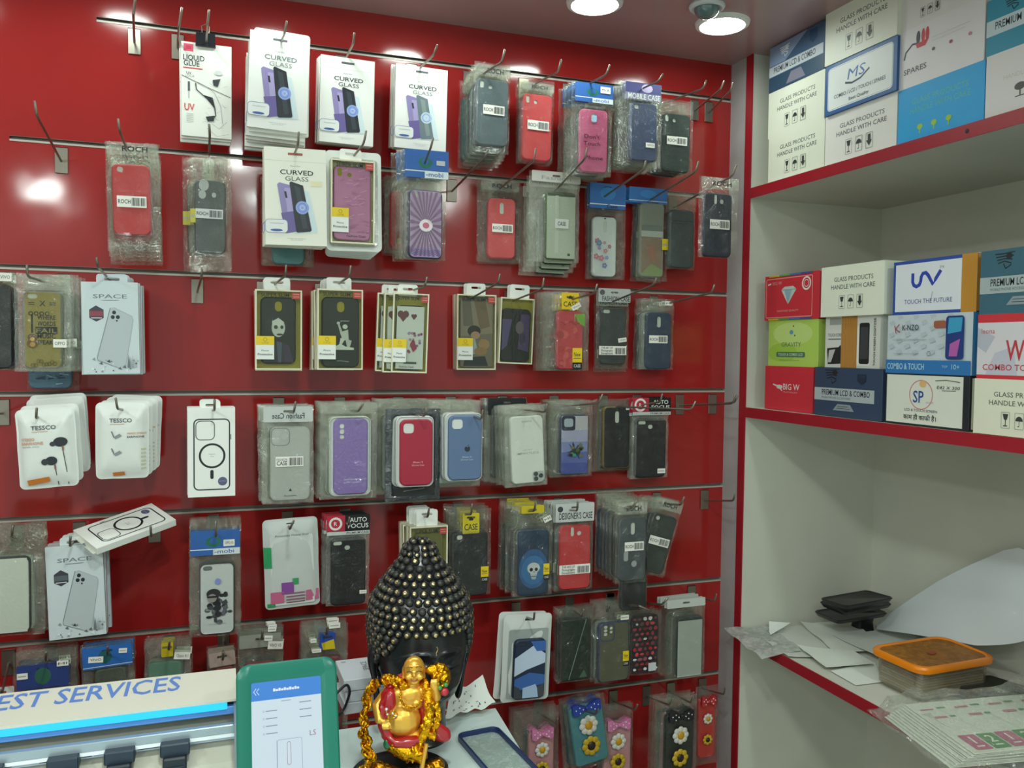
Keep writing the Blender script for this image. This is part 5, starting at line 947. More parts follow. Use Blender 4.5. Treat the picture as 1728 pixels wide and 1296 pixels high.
def a_w(A): 
    A.r(0, 0, 1, 1, 'c8343c'); A.r(0, .13, 1, .94, 'd2ced2'); A.p([(0, .2), (.2, .35), (.1, .6), (0, .5)], 'b4b4c0'); A.p([(.2, .6), (.4, .5), (.45, .94), (.1, .94)], 'bcbcc8'); A.p([(.6, .13), (.8, .3), (.5, .4)], 'bebac4'); A.t('leona', .12, .26, .08, 'c0606c', w=.15, al='c'); A.t('W', .42, .56, .3, 'b83c44', w=.2, b=1); A.t('COMBO TOUCH', .4, .82, .09, 'c05058', w=.66, b=1)
z0 = SH[1]+.001; bx = XS+.02
z1 = cart(1291, 1372, 618, 690, z0, a_bigw, 'plain red carton, lowest of the leftmost stack on the middle shelf', X=bx, base='c8303c')
z2 = cart(1297, 1381, 538, 614, z1, a_gravity, 'lime green carton, middle of the leftmost stack on the middle shelf', X=bx+.002, base='aecb5c')
cart(1291, 1383, 462, 536, z2, a_diamond, 'red carton picturing a diamond, top of the leftmost stack on the middle shelf', X=bx, base='c4303a', extra=flap)
z1 = cart(1375, 1489, 618, 698, z0, a_premium('33445c', '1e2c40'), 'navy blue premium carton with a grey band, beside the plain red carton', X=XS+.012, base='33445c')
z2 = cart(1393, 1486, 531, 615, z1, a_touch, 'grey white touch screen carton bound with brown tape on the middle shelf', X=XS+.02, side=lambda S: S.r(0, 0, .3, 1, 'd6d8cc'))
cart(1386, 1492, 447, 530, z2, a_glass(), 'cream glass products carton with no border, between the diamond carton and the blue bordered one', X=XS+.012, extra=flap)
z1 = cart(1495, 1636, 625, 709, z0, a_sp, 'white carton with a black border and blue letters SP, lowest beside the navy carton', X=XS+.01, base='24282c', side=lambda S: S.r(.03, .05, .5, .97, 'd8dac0'))
z2 = cart(1498, 1642, 524, 620, z1, a_knzo, 'white and blue carton picturing a blue phone on the middle shelf', X=XS+.012, base='b8c4cc', side=lambda S: S.r(0, .0, 1, 1, '3c88c0'))
cart(1508, 1650, 431, 520, z2, a_uv, 'white carton with a blue border, letters UV and brown tape at its end', X=XS+.016, base='2c4c9c', extra=flap, side=lambda S: S.r(0, .02, .4, .98, mat('c08a3a', .25)))
z1 = cart(1644, 1810, 624, 716, z0, a_glass('dcdcc6'), 'cream glass products carton, lowest at the right end of the middle shelf', X=XS+.004, base='dcdcc6')
z2 = cart(1650, 1815, 515, 622, z1, a_w, 'white and red faceted carton with a large red W', X=XS+.008, base='c8343c')
cart(1655, 1820, 404, 510, z2, a_premium('3a6474', '284854', 'a4b0b0'), 'grey teal premium carton at the right end of the middle shelf, top of its stack', X=XS+.008, base='3a6474')
# ---------------------------------------------------------------- lowest visible shelf
ZL = SH[2]+.001
def flatquad(name, pts, z, m, label, cat, group=None, th=.0006, warp=.004, seed=1, n=8, dz=(0, 0, 0, 0), ext=None):
    """a sheet whose four photo corners (tl, tr, br, bl) lie on height z (+dz per corner)"""
    c = [PZ(p[0], p[1], z+d) for p, d in zip(pts, dz)]; mb = MB(); cen = sum(c, Vector())/4; vs = []
    for lay in (0, 1):
        for j in range(n+1):
            for i in range(n+1):
                u, v = i/n, j/n; q = c[0]*(1-u)*(1-v)+c[1]*u*(1-v)+c[2]*u*v+c[3]*(1-u)*v; w = abs(noise.noise(Vector((q.x*14, q.y*14, seed))))*warp
                vs.append(tuple(q-cen+Vector((0, 0, w-th*lay))))
    N = (n+1)*(n+1); g = lambda l, j, i: l*N+j*(n+1)+i; fs = []
    for j in range(n):
        for i in range(n): fs += [(g(0, j, i), g(0, j+1, i), g(0, j+1, i+1), g(0, j, i+1)), (g(1, j, i), g(1, j, i+1), g(1, j+1, i+1), g(1, j+1, i))]
    for i in range(n): fs += [(g(0, 0, i), g(0, 0, i+1), g(1, 0, i+1), g(1, 0, i)), (g(0, n, i), g(1, n, i), g(1, n, i+1), g(0, n, i+1)), (g(0, i, 0), g(1, i, 0), g(1, i+1, 0), g(0, i+1, 0)), (g(0, i, n), g(0, i+1, n), g(1, i+1, n), g(1, i, n))]
    mb.add(vs, fs, m); o = mb.build(name, None, tuple(cen), smooth=True); setp(o, label, cat, group); return o
PAP = mat('d4d6cc', .6); PAPD = mat('c6c9bf', .6)
G3 = 'loose sheets on the lowest shelf'
flatquad('plastic_sheet', [(1222, 1063), (1300, 1058), (1352, 1098), (1285, 1116)], ZL+.001, film('sheet_film', .45, 'dde0da'), 'crumpled translucent plastic sheet hanging over the left corner of the lowest shelf', 'plastic sheet', G3, warp=.015, dz=(.008, .004, .006, -.012))
flatquad('paper_sheet', [(1262, 1064), (1375, 1055), (1432, 1112), (1330, 1108)], ZL+.003, PAPD, 'creased pale paper lying at the left corner of the lowest shelf', 'paper', G3, warp=.006, seed=2)
flatquad('paper_sheet', [(1350, 1052), (1440, 1050), (1500, 1094), (1412, 1104)], ZL+.007, PAP, 'pale paper just in front of the black trays', 'paper', G3, warp=.008, seed=3)
flatquad('paper_sheet', [(1298, 1049), (1334, 1051), (1300, 1072), (1298, 1066)], ZL+.01, mat('e4e8e2', .5), 'small bright folded paper corner standing up at the left of the papers', 'paper', G3, warp=.002, seed=4, n=3, dz=(.012, .008, 0, 0))
flatquad('paper_sheet', [(1404, 1072), (1530, 1060), (1560, 1088), (1488, 1110)], ZL+.012, mat('ccd0c8', .5), 'grey white glossy sheet tucked toward the orange lidded box', 'paper', G3, warp=.005, seed=5)
flatquad('paper_sheet', [(1345, 1090), (1440, 1098), (1476, 1120), (1394, 1126)], ZL+.009, mat('dce0d6', .5), 'pale torn paper strip near the red shelf edge', 'paper', G3, warp=.006, seed=6)
flatquad('paper_sheet', [(1402, 1132), (1476, 1118), (1492, 1150), (1444, 1156)], ZL+.002, mat('e2e6de', .5), 'white sheet lying flat left of the orange lidded box', 'paper', G3, warp=.001, seed=7)
# black trays
def trays():
    P = [((1381, 1012), (1462, 998), (1507, 1010), (1432, 1032)), ((1380, 1020), (1462, 1006), (1500, 1018), (1432, 1040)), ((1384, 1034), (1462, 1022), (1476, 1040), (1420, 1050))]
    H_ = [.085, .07, .045]; nm = ['topmost', 'middle', 'lowest']
    for k, (p, h) in enumerate(zip(P, H_)):
        c = [PZ(a, b, ZL+h) for a, b in p]; cen = sum(c, Vector())/4; e = (c[1]-c[0]); L_ = max(e.length, .1); w = (c[3]-c[0]).length; ang = math.atan2(e.y, e.x)
        E_ = empty('phone_frame_tray', tuple(cen), 'black phone frame tray in the corner of the lowest shelf, %s of its stack' % nm[k], 'tray', 'black trays in the shelf corner', (math.radians((-2, 3, 1)[k]), 0, ang))
        mb = MB(); W = .16; Hh = .08
        mb.loft([[(a, b, -.004) for a, b in rr(W-.01, Hh-.01, .01, 4)], [(a, b, .004) for a, b in rr(W, Hh, .012, 4)], [(a, b, .006) for a, b in rr(W-.003, Hh-.003, .012, 4)], [(a, b, .003) for a, b in rr(W-.012, Hh-.012, .01, 4)]], mat('17191a', .3)); mb.build('tray_body', E_, smooth=True)
    c = PZ(1455, 1062, ZL); e = empty('black_stand', (c.x, c.y, ZL), 'black curved support standing under the black trays', 'stand'); mb = MB()
    mb.loft([[(a, b, z) for a, b in rr(.05*s, .035*s, .01, 4)] for z, s in ((0, 1.0), (.02, .9), (.038, 1.05))], mat('1c1e1e', .35)); mb.build('support_post', e, smooth=True)
trays()
# large white sheet leaning at the back
def bigsheet():
    X = XB-.02; top = [(1478, 1052), (1520, 1022), (1580, 982), (1640, 952), (1710, 921), (1760, 940)]; bot = [(1480, 1062), (1540, 1070), (1600, 1080), (1650, 1090), (1700, 1088), (1760, 1075)]
    mb = MB(); n = 12; vs = []
    def interp(L_, t): t *= len(L_)-1; i = min(int(t), len(L_)-2); f = t-i; return L_[i][0]*(1-f)+L_[i+1][0]*f, L_[i][1]*(1-f)+L_[i+1][1]*f
    cen = PX(1620, 1060, X-.08)
    for lay in (0, 1):
        for j in range(7):
            for i in range(n+1):
                a = interp(top, i/n); b = interp(bot, i/n); v = j/6; xx = X-.012-.13*v*min(1, i/n*2+.15); qb = PZ(b[0], b[1], ZL+.012); qx = PX(b[0], b[1], X-.09); qb = qb if (qb-O).length < (qx-O).length else qx; q = PX(a[0], a[1], X-.012)*(1-v)+qb*v+Vector((.006*noise.noise(Vector((i*.4, j*.5, 2))), 0, -.02*math.sin(PI*v)*(i/n)))
                vs.append(tuple(q-cen+Vector((.0008*lay, 0, 0))))
    N = 7*(n+1); fs = []
    for j in range(6):
        for i in range(n): a = j*(n+1)+i; fs += [(a, a+1, a+n+2, a+n+1), (N+a, N+a+n+1, N+a+n+2, N+a+1)]
    mb.add(vs, fs, mat('d8dde0', .55)); o = mb.build('paper_sheet', None, tuple(cen), smooth=True); setp(o, 'large white sheet leaning against the back of the lowest shelf behind the orange lid', 'paper')
bigsheet()
# orange lidded container
def container():
    h = .062; zt = ZL+.012+h; c = [PZ(x, y, zt) for x, y in ((1474, 1086), (1592, 1071), (1681, 1106), (1546, 1132))]; cen = sum(c, Vector())/4
    ex = ((c[1]-c[0])+(c[2]-c[3])).normalized(); W = ((c[1]-c[0]).length+(c[2]-c[3]).length)/2; ey = ((c[0]-c[3])+(c[1]-c[2])); H = ey.length/2; ey = (ey-ex*ey.dot(ex)).normalized(); ang = math.atan2(ex.y, ex.x)
    e = empty('food_container', (cen.x, cen.y, ZL+.004), 'clear rectangular food box with an orange snap lid on the lowest shelf', 'container', None, (0, 0, ang))
    cl = film('clear_plastic', .10, 'e6e2d6', gl=.1, bump=.1); mb = MB(); R = lambda s, z: [(a, b, z) for a, b in rr(W-.016-s, H-.016-s, .02, 5)]
    mb.loft([R(.012, 0), R(.004, .004), R(0, h), R(.003, h), R(.007, .005)], cl, True, False); mb.build('box_body', e, smooth=True)
    z = h+.006; orn = mat('e8830a', .35, coat=.3); mb = MB(); Q = lambda s, z: [(a, b, z) for a, b in rr(W-s, H-s, .026, 6)]
    mb.loft([Q(0, z-.012), Q(-.002, z-.004), Q(.002, z), Q(.012, z+.001), Q(.018, z-.003)], orn, False, False); mb.build('lid_rim', e, smooth=True)
    mb = MB(); ol = film('orange_lid_film', .5, 'c8862c', gl=.08, bump=.1); mb.loft([Q(.016, z-.002), Q(.03, z-.0035)], ol, False, True); o = mb.build('lid_panel', e, smooth=True)
    mb = MB(); A = mat('a8402c', .5); mb.plate([(a, b) for a, b in rr(.022, .012, .005, 4)], [], 0, 0, A); mb.build('printed_mark', e, (0, 0, z-.002), (PI/2, 0, .3))
    for k in range(9):
        m2 = MB(); m2.box(-W*.4, -H*.38, 0, W*.4, H*.38, .0035, mat(['b8aa8c', 'c4b89c', '9c8c70', 'bcae90'][k % 4], .6), .0006)
        o = m2.build('packed_card', None, (cen.x, cen.y, ZL+.0075+.0052*k), (0, 0, ang+math.radians(random.uniform(-2, 2)))); setp(o, 'brown card packed inside the orange lidded box, %s from the bottom' % (['lowest']+ORD)[k], 'card', 'cards inside the orange lidded box')
container()
# packets of wet wipes in a clear bag
def wipes():
    zt = ZL+.064; a = PZ(1528, 1188, zt); b = PZ(1760, 1168, zt); c = PZ(1592, 1272, zt-.008); ex = (b-a).normalized(); L_ = (b-a).length; ey = (a-c); Wd = ey.length; ey = (ey-ex*ey.dot(ex)).normalized(); nz = ex.cross(ey)
    M = Matrix((ex, ey, nz)).transposed().to_4x4(); n = 9; grp = 'screen wipe packets in the clear bag'
    for k in range(n):
        K = M.copy(); K.translation = a-nz*(.0030*k)-ex*(.002+.0022*k); sh = -ex*.0016*k+ey*(.0012*k)
        e = D.objects.new('wipe_packet', None); COL.objects.link(e); e.matrix_world = Matrix.Translation(sh) @ K @ Matrix.Rotation(math.radians(random.uniform(-1.2, 1.2)), 4, 'Z')
        setp(e, 'white printed screen wipe packet in the clear bag, %s of the pile' % (['topmost']+[o+' from the top' for o in ORD])[k], 'packet', grp)
        mb = MB(); mb.box(0, -Wd, -.0020, L_, 0, 0, mat('dfe3da', .4), .0008); m2 = MB(); A = Art(m2, 0, 0, L_, Wd, -.0001)
        if k < 2:
            for i in range(4):
                u = .04+.24*i; A.r(u, .14, u+.09, .17, 'c0708c'); A.r(u+.12, .12, u+.18, .15, '5c9a64'); A.r(u+.02, .3, u+.11, .34, 'c87c94'); A.r(u+.13, .3, u+.17, .33, '5c9a64')
                for j, cc in ((0, 'bc5c84'), (1, '4c9050')): A.rr(u+.12*j, .68, u+.11+.12*j, .95, .01, cc); A.t('%d' % (j+1), u+.055+.12*j, .78, .12, 'e8e8e0', b=1); A.r(u+.03+.12*j, .88, u+.08+.12*j, .9, 'e8e8e0')
                A.p([(u+.1, 0), (u+.102, 0), (u+.2, .66), (u+.198, .66)], 'b4b8b0')
        for p in m2.v: pass
        o = len(mb.v); mb.v += [(p[0], p[2], -p[1]) for p in m2.v]
        for f, q in zip(m2.f, m2.m): mb.f.append(tuple(o+i for i in f)); mb.m.append(mb.mi(m2.mats[q]))
        mb.build('packet_body', e)
    # the bag around them
    mb = MB(); nx, ny = 16, 12; vs = []
    for lay in (0, 1):
        for j in range(ny+1):
            for i in range(nx+1):
                u, v = i/nx, j/ny; ed = min(u, 1-u, v, 1-v)*2; x = -.045+(L_+.09)*u; y = -Wd-.05+(Wd+.09)*v; q = noise.noise(Vector((x*22, y*22, lay*5)))
                z = (.006+.026*max(0, q)+.012*abs(noise.noise(Vector((x*60, y*60, 4))))) if lay == 0 else -.031+.003*q
                if ed < .02: z = -.026+.008*q; x += q*.012; y += q*.012
                vs.append((x, y, z))
    N = (nx+1)*(ny+1)
    fs = [(l*N+j*(nx+1)+i, l*N+j*(nx+1)+i+1, l*N+(j+1)*(nx+1)+i+1, l*N+(j+1)*(nx+1)+i) for l in (0, 1) for j in range(ny) for i in range(nx)]
    mb.add(vs, fs, film('wipes_bag_film', .07, bscale=40, gl=.2, bump=2.0)); o = mb.build('plastic_bag', None, smooth=True); K = M.copy(); K.translation = a; o.matrix_world = K
    setp(o, 'clear crinkled plastic bag around the white wipe packets at the shelf edge', 'plastic bag')
wipes()
flatquad('plastic_sheet', [(1512, 1240), (1600, 1236), (1700, 1262), (1640, 1292)], ZL-.012, film('sheet_film', .45, 'dde0da'), 'translucent plastic sheet drooping over the shelf edge beneath the wipe packets', 'plastic sheet', G3, warp=.02, dz=(-.03, -.01, -.01, -.05), seed=9)
c = PZ(1722, 1284, ZL); e = empty('phone_case', (c.x+.0, c.y, ZL), 'dark blue phone case lying at the very bottom right of the frame', 'phone case', None, (0, 0, .5)); mb = MB()
mb.loft([[(a, b, z) for a, b in rr(.08-s, .15-s, .012, 5)] for z, s in ((0, .002), (.008, 0), (.011, .003))], mat('1c3c58', .35)); mb.build('case_back', e, smooth=True)
flatquad('paper_sheet', [(1560, 1140), (1700, 1120), (1760, 1150), (1600, 1176)], ZL+.006, mat('c8c0b8', .5), 'pinkish folded leaflet between the orange lidded box and the wipe packets', 'paper', G3, warp=.01, seed=11)

q = PX(1745, 1118, XB-.12); e = empty('plastic_pack', (q.x, q.y, ZL+.0), 'dark olive plastic pack at the back of the lowest shelf, behind the orange lid', 'pack', None, (0, 0, -1.3)); mb = MB()
mb.loft([[(a, b, z) for a, b in rr(.22-s, .12-s, .01, 4)] for z, s in ((.0, .004), (.01, 0), (.02, .004))], mat('2a2c24', .4)); mb.build('pack_body', e, smooth=True)
# ---------------------------------------------------------------- counter
ZC = CZ-.60
k0 = PZ(836, 1195, ZC); k1 = PZ(897, 1296, ZC); t = (k0.y-.35)/(k0.y-k1.y); kf = k0+(k1-k0)*t
e = empty('counter', (k0.x, k0.y, 0), 'white glass topped shop counter carrying the statues and the tablet', 'counter')
mb = MB(); q = [(XL+.02, k0.y), (XL+.02, .35), (kf.x, .35), (k0.x, k0.y)]
def prism(pts, z0, z1, m, ox=k0.x, oy=k0.y):
    mb.loft([[(x-ox, y-oy, z0) for x, y in pts], [(x-ox, y-oy, z1) for x, y in pts]], m)
prism(q, ZC-.02, ZC, mat('c9d8d4', .12)); mb.build('countertop', e)
mb = MB(); q2 = [(XL+.04, k0.y-.02), (XL+.04, .40), (kf.x-.03, .40), (k0.x-.03, k0.y-.02)]; prism(q2, 0, ZC-.02, mat('b8bab4', .5)); mb.build('counter_body', e)
# ---------------------------------------------------------------- dark Buddha head
def bearing(px): return YAW+math.atan((px-864)/F)
def head():
    P = PZ(707, 1243, ZC); S = .001*(350/F*(P-O).dot(CF))/.332
    e = empty('buddha_head_statue', tuple(P), 'large black Buddha head statue with bronze curls standing on the counter', 'statue', None, (0, 0, -bearing(706)+math.radians(17))); e.scale = (S*1000,)*3
    pr = [(0, 47, 49, 2), (4, 48, 50, 2), (10, 44, 46, 2), (30, 42, 44, 2), (58, 43, 45, 2), (68, 46, 52, -2), (76, 50, 61, -6), (88, 56, 70, -8), (104, 62, 76, -8), (125, 68, 80, -6), (150, 74, 83, -3), (175, 77, 85, 0), (200, 77, 85, 0), (222, 73, 81, 1), (243, 61, 68, 2), (264, 45, 50, 3), (284, 30, 32, 4), (292, 25, 27, 4), (304, 23, 24, 4), (313, 16, 17, 4), (318, 3, 3, 4)]
    def sec(z):
        for a, b in zip(pr, pr[1:]):
            if z <= b[0]: t = (z-a[0])/(b[0]-a[0]); t = t*t*(3-2*t)*.5+t*.5; return [a[i]+(b[i]-a[i])*t for i in (1, 2, 3)]
        return pr[-1][1:]
    g = lambda v, s: math.exp(-(v/s)**2)
    def feat(x, z):
        ax = abs(x); d = 0
        if 108 < z < 160: t = (160-z)/50; d += 15*g(x, 5+5*t)*(t**.8)*min(1, (z-108)/4)
        d += 4*g(ax-8, 4)*g(z-114, 4)
        d += 3.2*g(z-(163-.010*(ax-22)**2), 2.6)*g(ax-28, 24)
        d += -6*g(ax-27, 15)*g(z-149, 7)+5.5*g(ax-27, 13)*g(z-142, 5.5)-2.4*g(z-(136+.006*(ax-27)**2), 1.3)*g(ax-27, 13)+2*g(ax-27, 12)*g(z-131, 3)
        d += 5*g(x, 14)*g(z-(99-.004*x*x), 2.6)+5.5*g(x, 11)*g(z-91.5, 3)-2*g(x, 17)*g(z-95.5, 1.2)-2*g(x, 9)*g(z-84, 2.5)+4*g(x, 12)*g(z-76, 6)
        d += 2*g(ax-36, 16)*g(z-116, 15)
        return d
    BL = mat('1c1f21', .27); mb = MB(); n = 110; rings = []; z = 0
    zs = []
    while z < 205: zs.append(z); z += 1.6 if z > 68 else 4
    zs += [215, 230, 245, 260, 275, 290, 302, 312]
    for z in zs:
        rx, ry, yc = sec(z); R_ = []
        for i in range(n):
            a = 2*PI*i/n; x = rx*math.cos(a); y = ry*math.sin(a); fr = max(0, -math.sin(a)); d = 1.3*feat(x, z)*min(1, fr*1.6) if 66 < z < 185 else 0
            R_.append((x*.001, (y+yc-d)*.001, z*.001))
        rings.append(R_)
    mb.loft(rings, BL); mb.build('head', e, smooth=True)
    BRZ = mat('3a3a36', .38, .5); GLD = mat('e0c890', .28, .8)
    hl = lambda a: (lambda f: 189-10*max(0, 1-f)*1 - 62*max(0, .75-f)**.7 if f > -.2 else 92)(-math.sin(a))
    mb = MB(); rnd = random.Random(5); z = 96; row = 0
    while z < 317:
        rx, ry, yc = sec(min(z, 316)); top = z > 292; c = 2*PI*math.sqrt((rx*rx+ry*ry)/2)
        rad = 6.7 if not top else 5.4; m = max(3, int(c/(rad*2.02)))
        for i in range(m):
            a = 2*PI*(i+.5*(row % 2))/m
            if z < hl(a): continue
            p = Vector(((rx+2.2)*math.cos(a), (ry+2.2)*math.sin(a)+yc, z)); nr = Vector((math.cos(a)/rx, math.sin(a)/ry, 0)).normalized(); r2 = sec(min(316, z+4))[0]; r1 = sec(min(316, z-4))[0]; nr = (nr+Vector((0, 0, (r1-r2)/8))).normalized()
            Q = nr.to_track_quat('Z', 'Y').to_matrix(); o0 = len(mb.f); q = rad*rnd.uniform(.9, 1.08); mb.ball(p*.001, (q*.001, q*.001, q*.0009), BRZ, 9, 7, Q)
            if rnd.random() < .75:
                gi = mb.mi(GLD)
                for k in range(o0, o0+9*5+9):
                    if k < len(mb.f) and sum((Q @ Vector((0, 0, 1))).dot(Vector(mb.v[j])-p*.001) for j in mb.f[k])/len(mb.f[k]) > q*.00074: mb.m[k] = gi
        z += rad*(1.62 if z < 250 else 1.5); row += 1
    mb.ball((0, .004, .3175), .0048, BRZ, 9, 7)
    mb.build('curled_hair', e, smooth=True)
    for s in (-1, 1):
        mb = MB(); R_ = []
        for z, w, d, o in ((166, 4, 3, 75), (160, 10, 5, 77), (148, 13, 6, 79), (132, 12, 6, 79), (118, 9, 5, 76), (104, 8, 4, 73), (84, 9, 5, 70), (66, 10, 6, 67), (56, 8, 5, 66), (51, 3, 2, 66)):
            R_.append([(s*(o+d*math.cos(b))*.001, (-4+w*math.sin(b)+(150-z)*.06)*.001, z*.001) for b in [2*PI*k/14 for k in range(14)]])
        mb.loft(R_, BL); o = mb.build('ear', e, smooth=True); o.modifiers.new('smooth', 'SUBSURF').levels = 1
    mb = MB(); pts = []
    for t in range(13):
        u = t/12; x = 1.5*math.sin(u*5.2)+(.8 if u > .8 else 0); z = 174-u*13; rx, ry, yc = sec(z); pts.append((x*.001, (yc-ry*math.sqrt(1-(x/rx)**2)-1.3*feat(x, z)-.8)*.001, z*.001))
    mb.tube(pts, .0009, GLD, 6); mb.build('forehead_mark', e, smooth=True)
head()
# ---------------------------------------------------------------- golden laughing Buddha
def gold():
    P = PZ(676, 1312, ZC); k = (P-O).dot(CF)/F
    e = empty('laughing_buddha_figurine', tuple(P), 'small golden laughing Buddha figurine with red robe in front of the black head', 'figurine', None, (0, 0, -bearing(676)))
    G = lambda px, py, y=0: Vector(((px-676)*k, y, (1312-py)*k*.985)); B = lambda mb, px, py, y, rx, ry, rz, m, M=None: mb.ball(G(px, py, y), (rx*k, ry*k, rz*k), m, 16, 12, M)
    def rem(mb, name, vox=.0016):
        o = mb.build(name, e, smooth=True); r = o.modifiers.new('skin', 'REMESH'); r.mode = 'VOXEL'; r.voxel_size = vox; r.use_smooth_shade = True; s = o.modifiers.new('soften', 'SMOOTH'); s.iterations = 3; s.factor = .5; return o
    GS = mat('eab044', .3, .6, coat=.3); GB = mat('d89a18', .22, 1, bump=.9, bscale=160); RR = mat('a3121c', .3, coat=.6); 
    rot = lambda a, ax='Y': Matrix.Rotation(math.radians(a), 3, ax)
    # body: head, neck, chest, belly, arms with hands, feet
    mb = MB(); B(mb, 697, 1121, -.002, 18, 18, 19.5, GS); B(mb, 697, 1132, -.004, 16, 17, 14, GS); B(mb, 688, 1131, -.014, 6, 5, 5, GS); B(mb, 707, 1132, -.014, 6, 5, 5, GS); B(mb, 697, 1126, -.0175, 3.2, 4, 4, GS); B(mb, 697, 1141, -.013, 8, 4, 4, GS)
    B(mb, 697, 1113, -.0135, 10, 3, 2.4, GS)
    for s in (-1, 1): B(mb, 697+s*17, 1127, 0, 3, 5, 9, GS); B(mb, 697+s*17, 1137, 0, 3.2, 4, 5, GS)
    B(mb, 695, 1148, 0, 12, 12, 10, GS); B(mb, 686, 1170, .002, 32, 20, 22, GS); B(mb, 678, 1180, -.009, 12, 8, 10, GS); B(mb, 702, 1180, -.009, 11, 8, 9, GS); B(mb, 678, 1206, -.006, 33, 27, 28, GS); B(mb, 690, 1235, 0, 34, 24, 18, GS)
    for a, b, r0, r1 in (((655, 1162, .002), (636, 1182, -.006), 11, 9), ((636, 1182, -.006), (640, 1200, -.018), 9, 7), ((712, 1162, .002), (734, 1172, -.004), 11, 9), ((734, 1172, -.004), (732, 1152, -.012), 9, 7)):
        for t in range(9): u = t/8; p = G(*a)*(1-u)+G(*b)*u; mb.ball(p, (r0+(r1-r0)*u)*k, GS, 10, 8)
    B(mb, 648, 1203, -.021, 7, 4, 6, GS)
    for i in range(4): 
        p0 = G(645+i*3.2, 1206, -.024); mb.tube([p0, p0+Vector((.001, -.002, -.004)), p0+Vector((.002, 0, -.007))], [.0016, .0015, .0011], GS, 6)
    B(mb, 730, 1148, -.014, 7, 4, 6, GS)
    for i in range(4): p0 = G(725+i*3.2, 1145, -.016); mb.tube([p0, p0+Vector((0, -.002, .004)), p0+Vector((.001, .001, .0075))], [.0016, .0015, .0011], GS, 6)
    rem(mb, 'body', .0013)
    mb = MB(); DK = mat('3c1c10', .5)
    for s in (-1, 1):
        mb.tube([G(697+s*8+x, 1121-2.0*math.cos(x*.45), -.0190+abs(x)*.0002) for x in (-4, -2, 0, 2, 4)], .0006, DK, 5); mb.tube([G(697+s*8+x, 1114-2*math.cos(x*.35), -.0178+abs(x)*.0002) for x in (-5, -2.5, 0, 2.5, 5)], .0007, mat('8a5c18', .4, .6), 5)
    mb.tube([G(697+x, 1135.5-.05*x*x, -.0205+abs(x)*.0004) for x in (-6, -3, 0, 3, 6)], .0009, mat('8c2018', .4), 5); mb.build('face_lines', e, smooth=True)
    # robe
    mb = MB()
    for pts, r in (([(664, 1150, .006), (650, 1166, -.004), (645, 1186, -.012), (646, 1210, -.017), (654, 1228, -.018)], 9), ([(712, 1152, .004), (716, 1172, -.006), (718, 1196, -.012), (716, 1222, -.014)], 8), ([(650, 1228, -.018), (668, 1238, -.026), (690, 1240, -.026), (714, 1232, -.018)], 6.5), ([(722, 1225, -.006), (736, 1228, -.004), (748, 1238, -.002)], 12), ([(716, 1214, -.006), (730, 1212, -.002)], 9)):
        for a, b in zip(pts, pts[1:]):
            for t in range(7): u = t/6; mb.ball(G(*a)*(1-u)+G(*b)*u, (r*k, r*k*.7, r*k), RR, 10, 8)
    B(mb, 690, 1170, .012, 40, 12, 36, RR); B(mb, 654, 1185, -.006, 15, 14, 32, RR, rot(10)); B(mb, 716, 1195, -.002, 12, 14, 34, RR, rot(-6)); B(mb, 742, 1238, -.002, 20, 8, 13, RR, rot(28)); B(mb, 682, 1236, -.020, 34, 12, 7, RR, rot(-3)); rem(mb, 'robe', .0014)
    # gold ornamented drapery
    mb = MB(); rnd = random.Random(2)
    for pts, r in (([(716, 1150, .0), (723, 1180, -.014), (722, 1205, -.02), (712, 1225, -.02), (706, 1246, -.02)], 10), ([(650, 1140, .004), (668, 1142, .0), (682, 1150, -.006)], 9), ([(735, 1185, -.004), (736, 1210, -.006), (726, 1235, -.012)], 8), ([(660, 1244, -.014), (684, 1256, -.022), (708, 1262, -.02)], 15), ([(640, 1290, -.01), (676, 1300, -.02), (712, 1296, -.02), (736, 1290, -.008)], 17)):
        for a, b in zip(pts, pts[1:]):
            for t in range(8):
                u = t/7; p = G(*a)*(1-u)+G(*b)*u; mb.ball(p, r*k*.85, GB, 10, 8)
                for q in range(4): mb.ball(p+Vector((rnd.uniform(-1, 1), -rnd.uniform(.2, 1), rnd.uniform(-1, 1)))*r*k*.8, rnd.uniform(1.5, 3.5)*k, GB, 7, 5)
    rem(mb, 'gilded_drapery', .0013)
    # coin garland down the left side
    mb = MB(); path = [(662, 1140, 0), (640, 1142, -.004), (626, 1150, -.006), (620, 1166, -.006), (618, 1186, -.006), (616, 1206, -.006), (615, 1226, -.008), (618, 1246, -.01), (628, 1262, -.014), (622, 1278, -.014), (612, 1292, -.014), (616, 1306, -.014)]
    for a, b in zip(path, path[1:]):
        for t in range(4):
            u = t/4; p = G(*a)*(1-u)+G(*b)*u+Vector((rnd.uniform(-.003, .003), rnd.uniform(-.004, .002), 0)); M = Euler((rnd.uniform(.6, 2.2), rnd.uniform(-.8, .8), rnd.uniform(0, 3))).to_matrix()
            mb.torus(p, rnd.uniform(5.5, 7.5)*k, 2.6*k, GB, M, 12, 6); mb.ball(p, 4*k, GB, 8, 6)
    mb.build('coin_garland', e, smooth=True)
    # ingot sack on the right
    mb = MB(); B(mb, 742, 1136, 0, 17, 12, 22, GB, rot(-18)); B(mb, 728, 1126, -.002, 12, 9, 9, GB)
    for i in range(34): a, b = rnd.uniform(0, 6.3), rnd.uniform(-1.2, 1.2); mb.ball(G(742+15*math.cos(a)*math.cos(b), 1136-20*math.sin(b), -.013*abs(math.sin(a))*math.cos(b)), rnd.uniform(2.5, 5)*k, GB, 8, 6)
    rem(mb, 'treasure_sack', .0013)
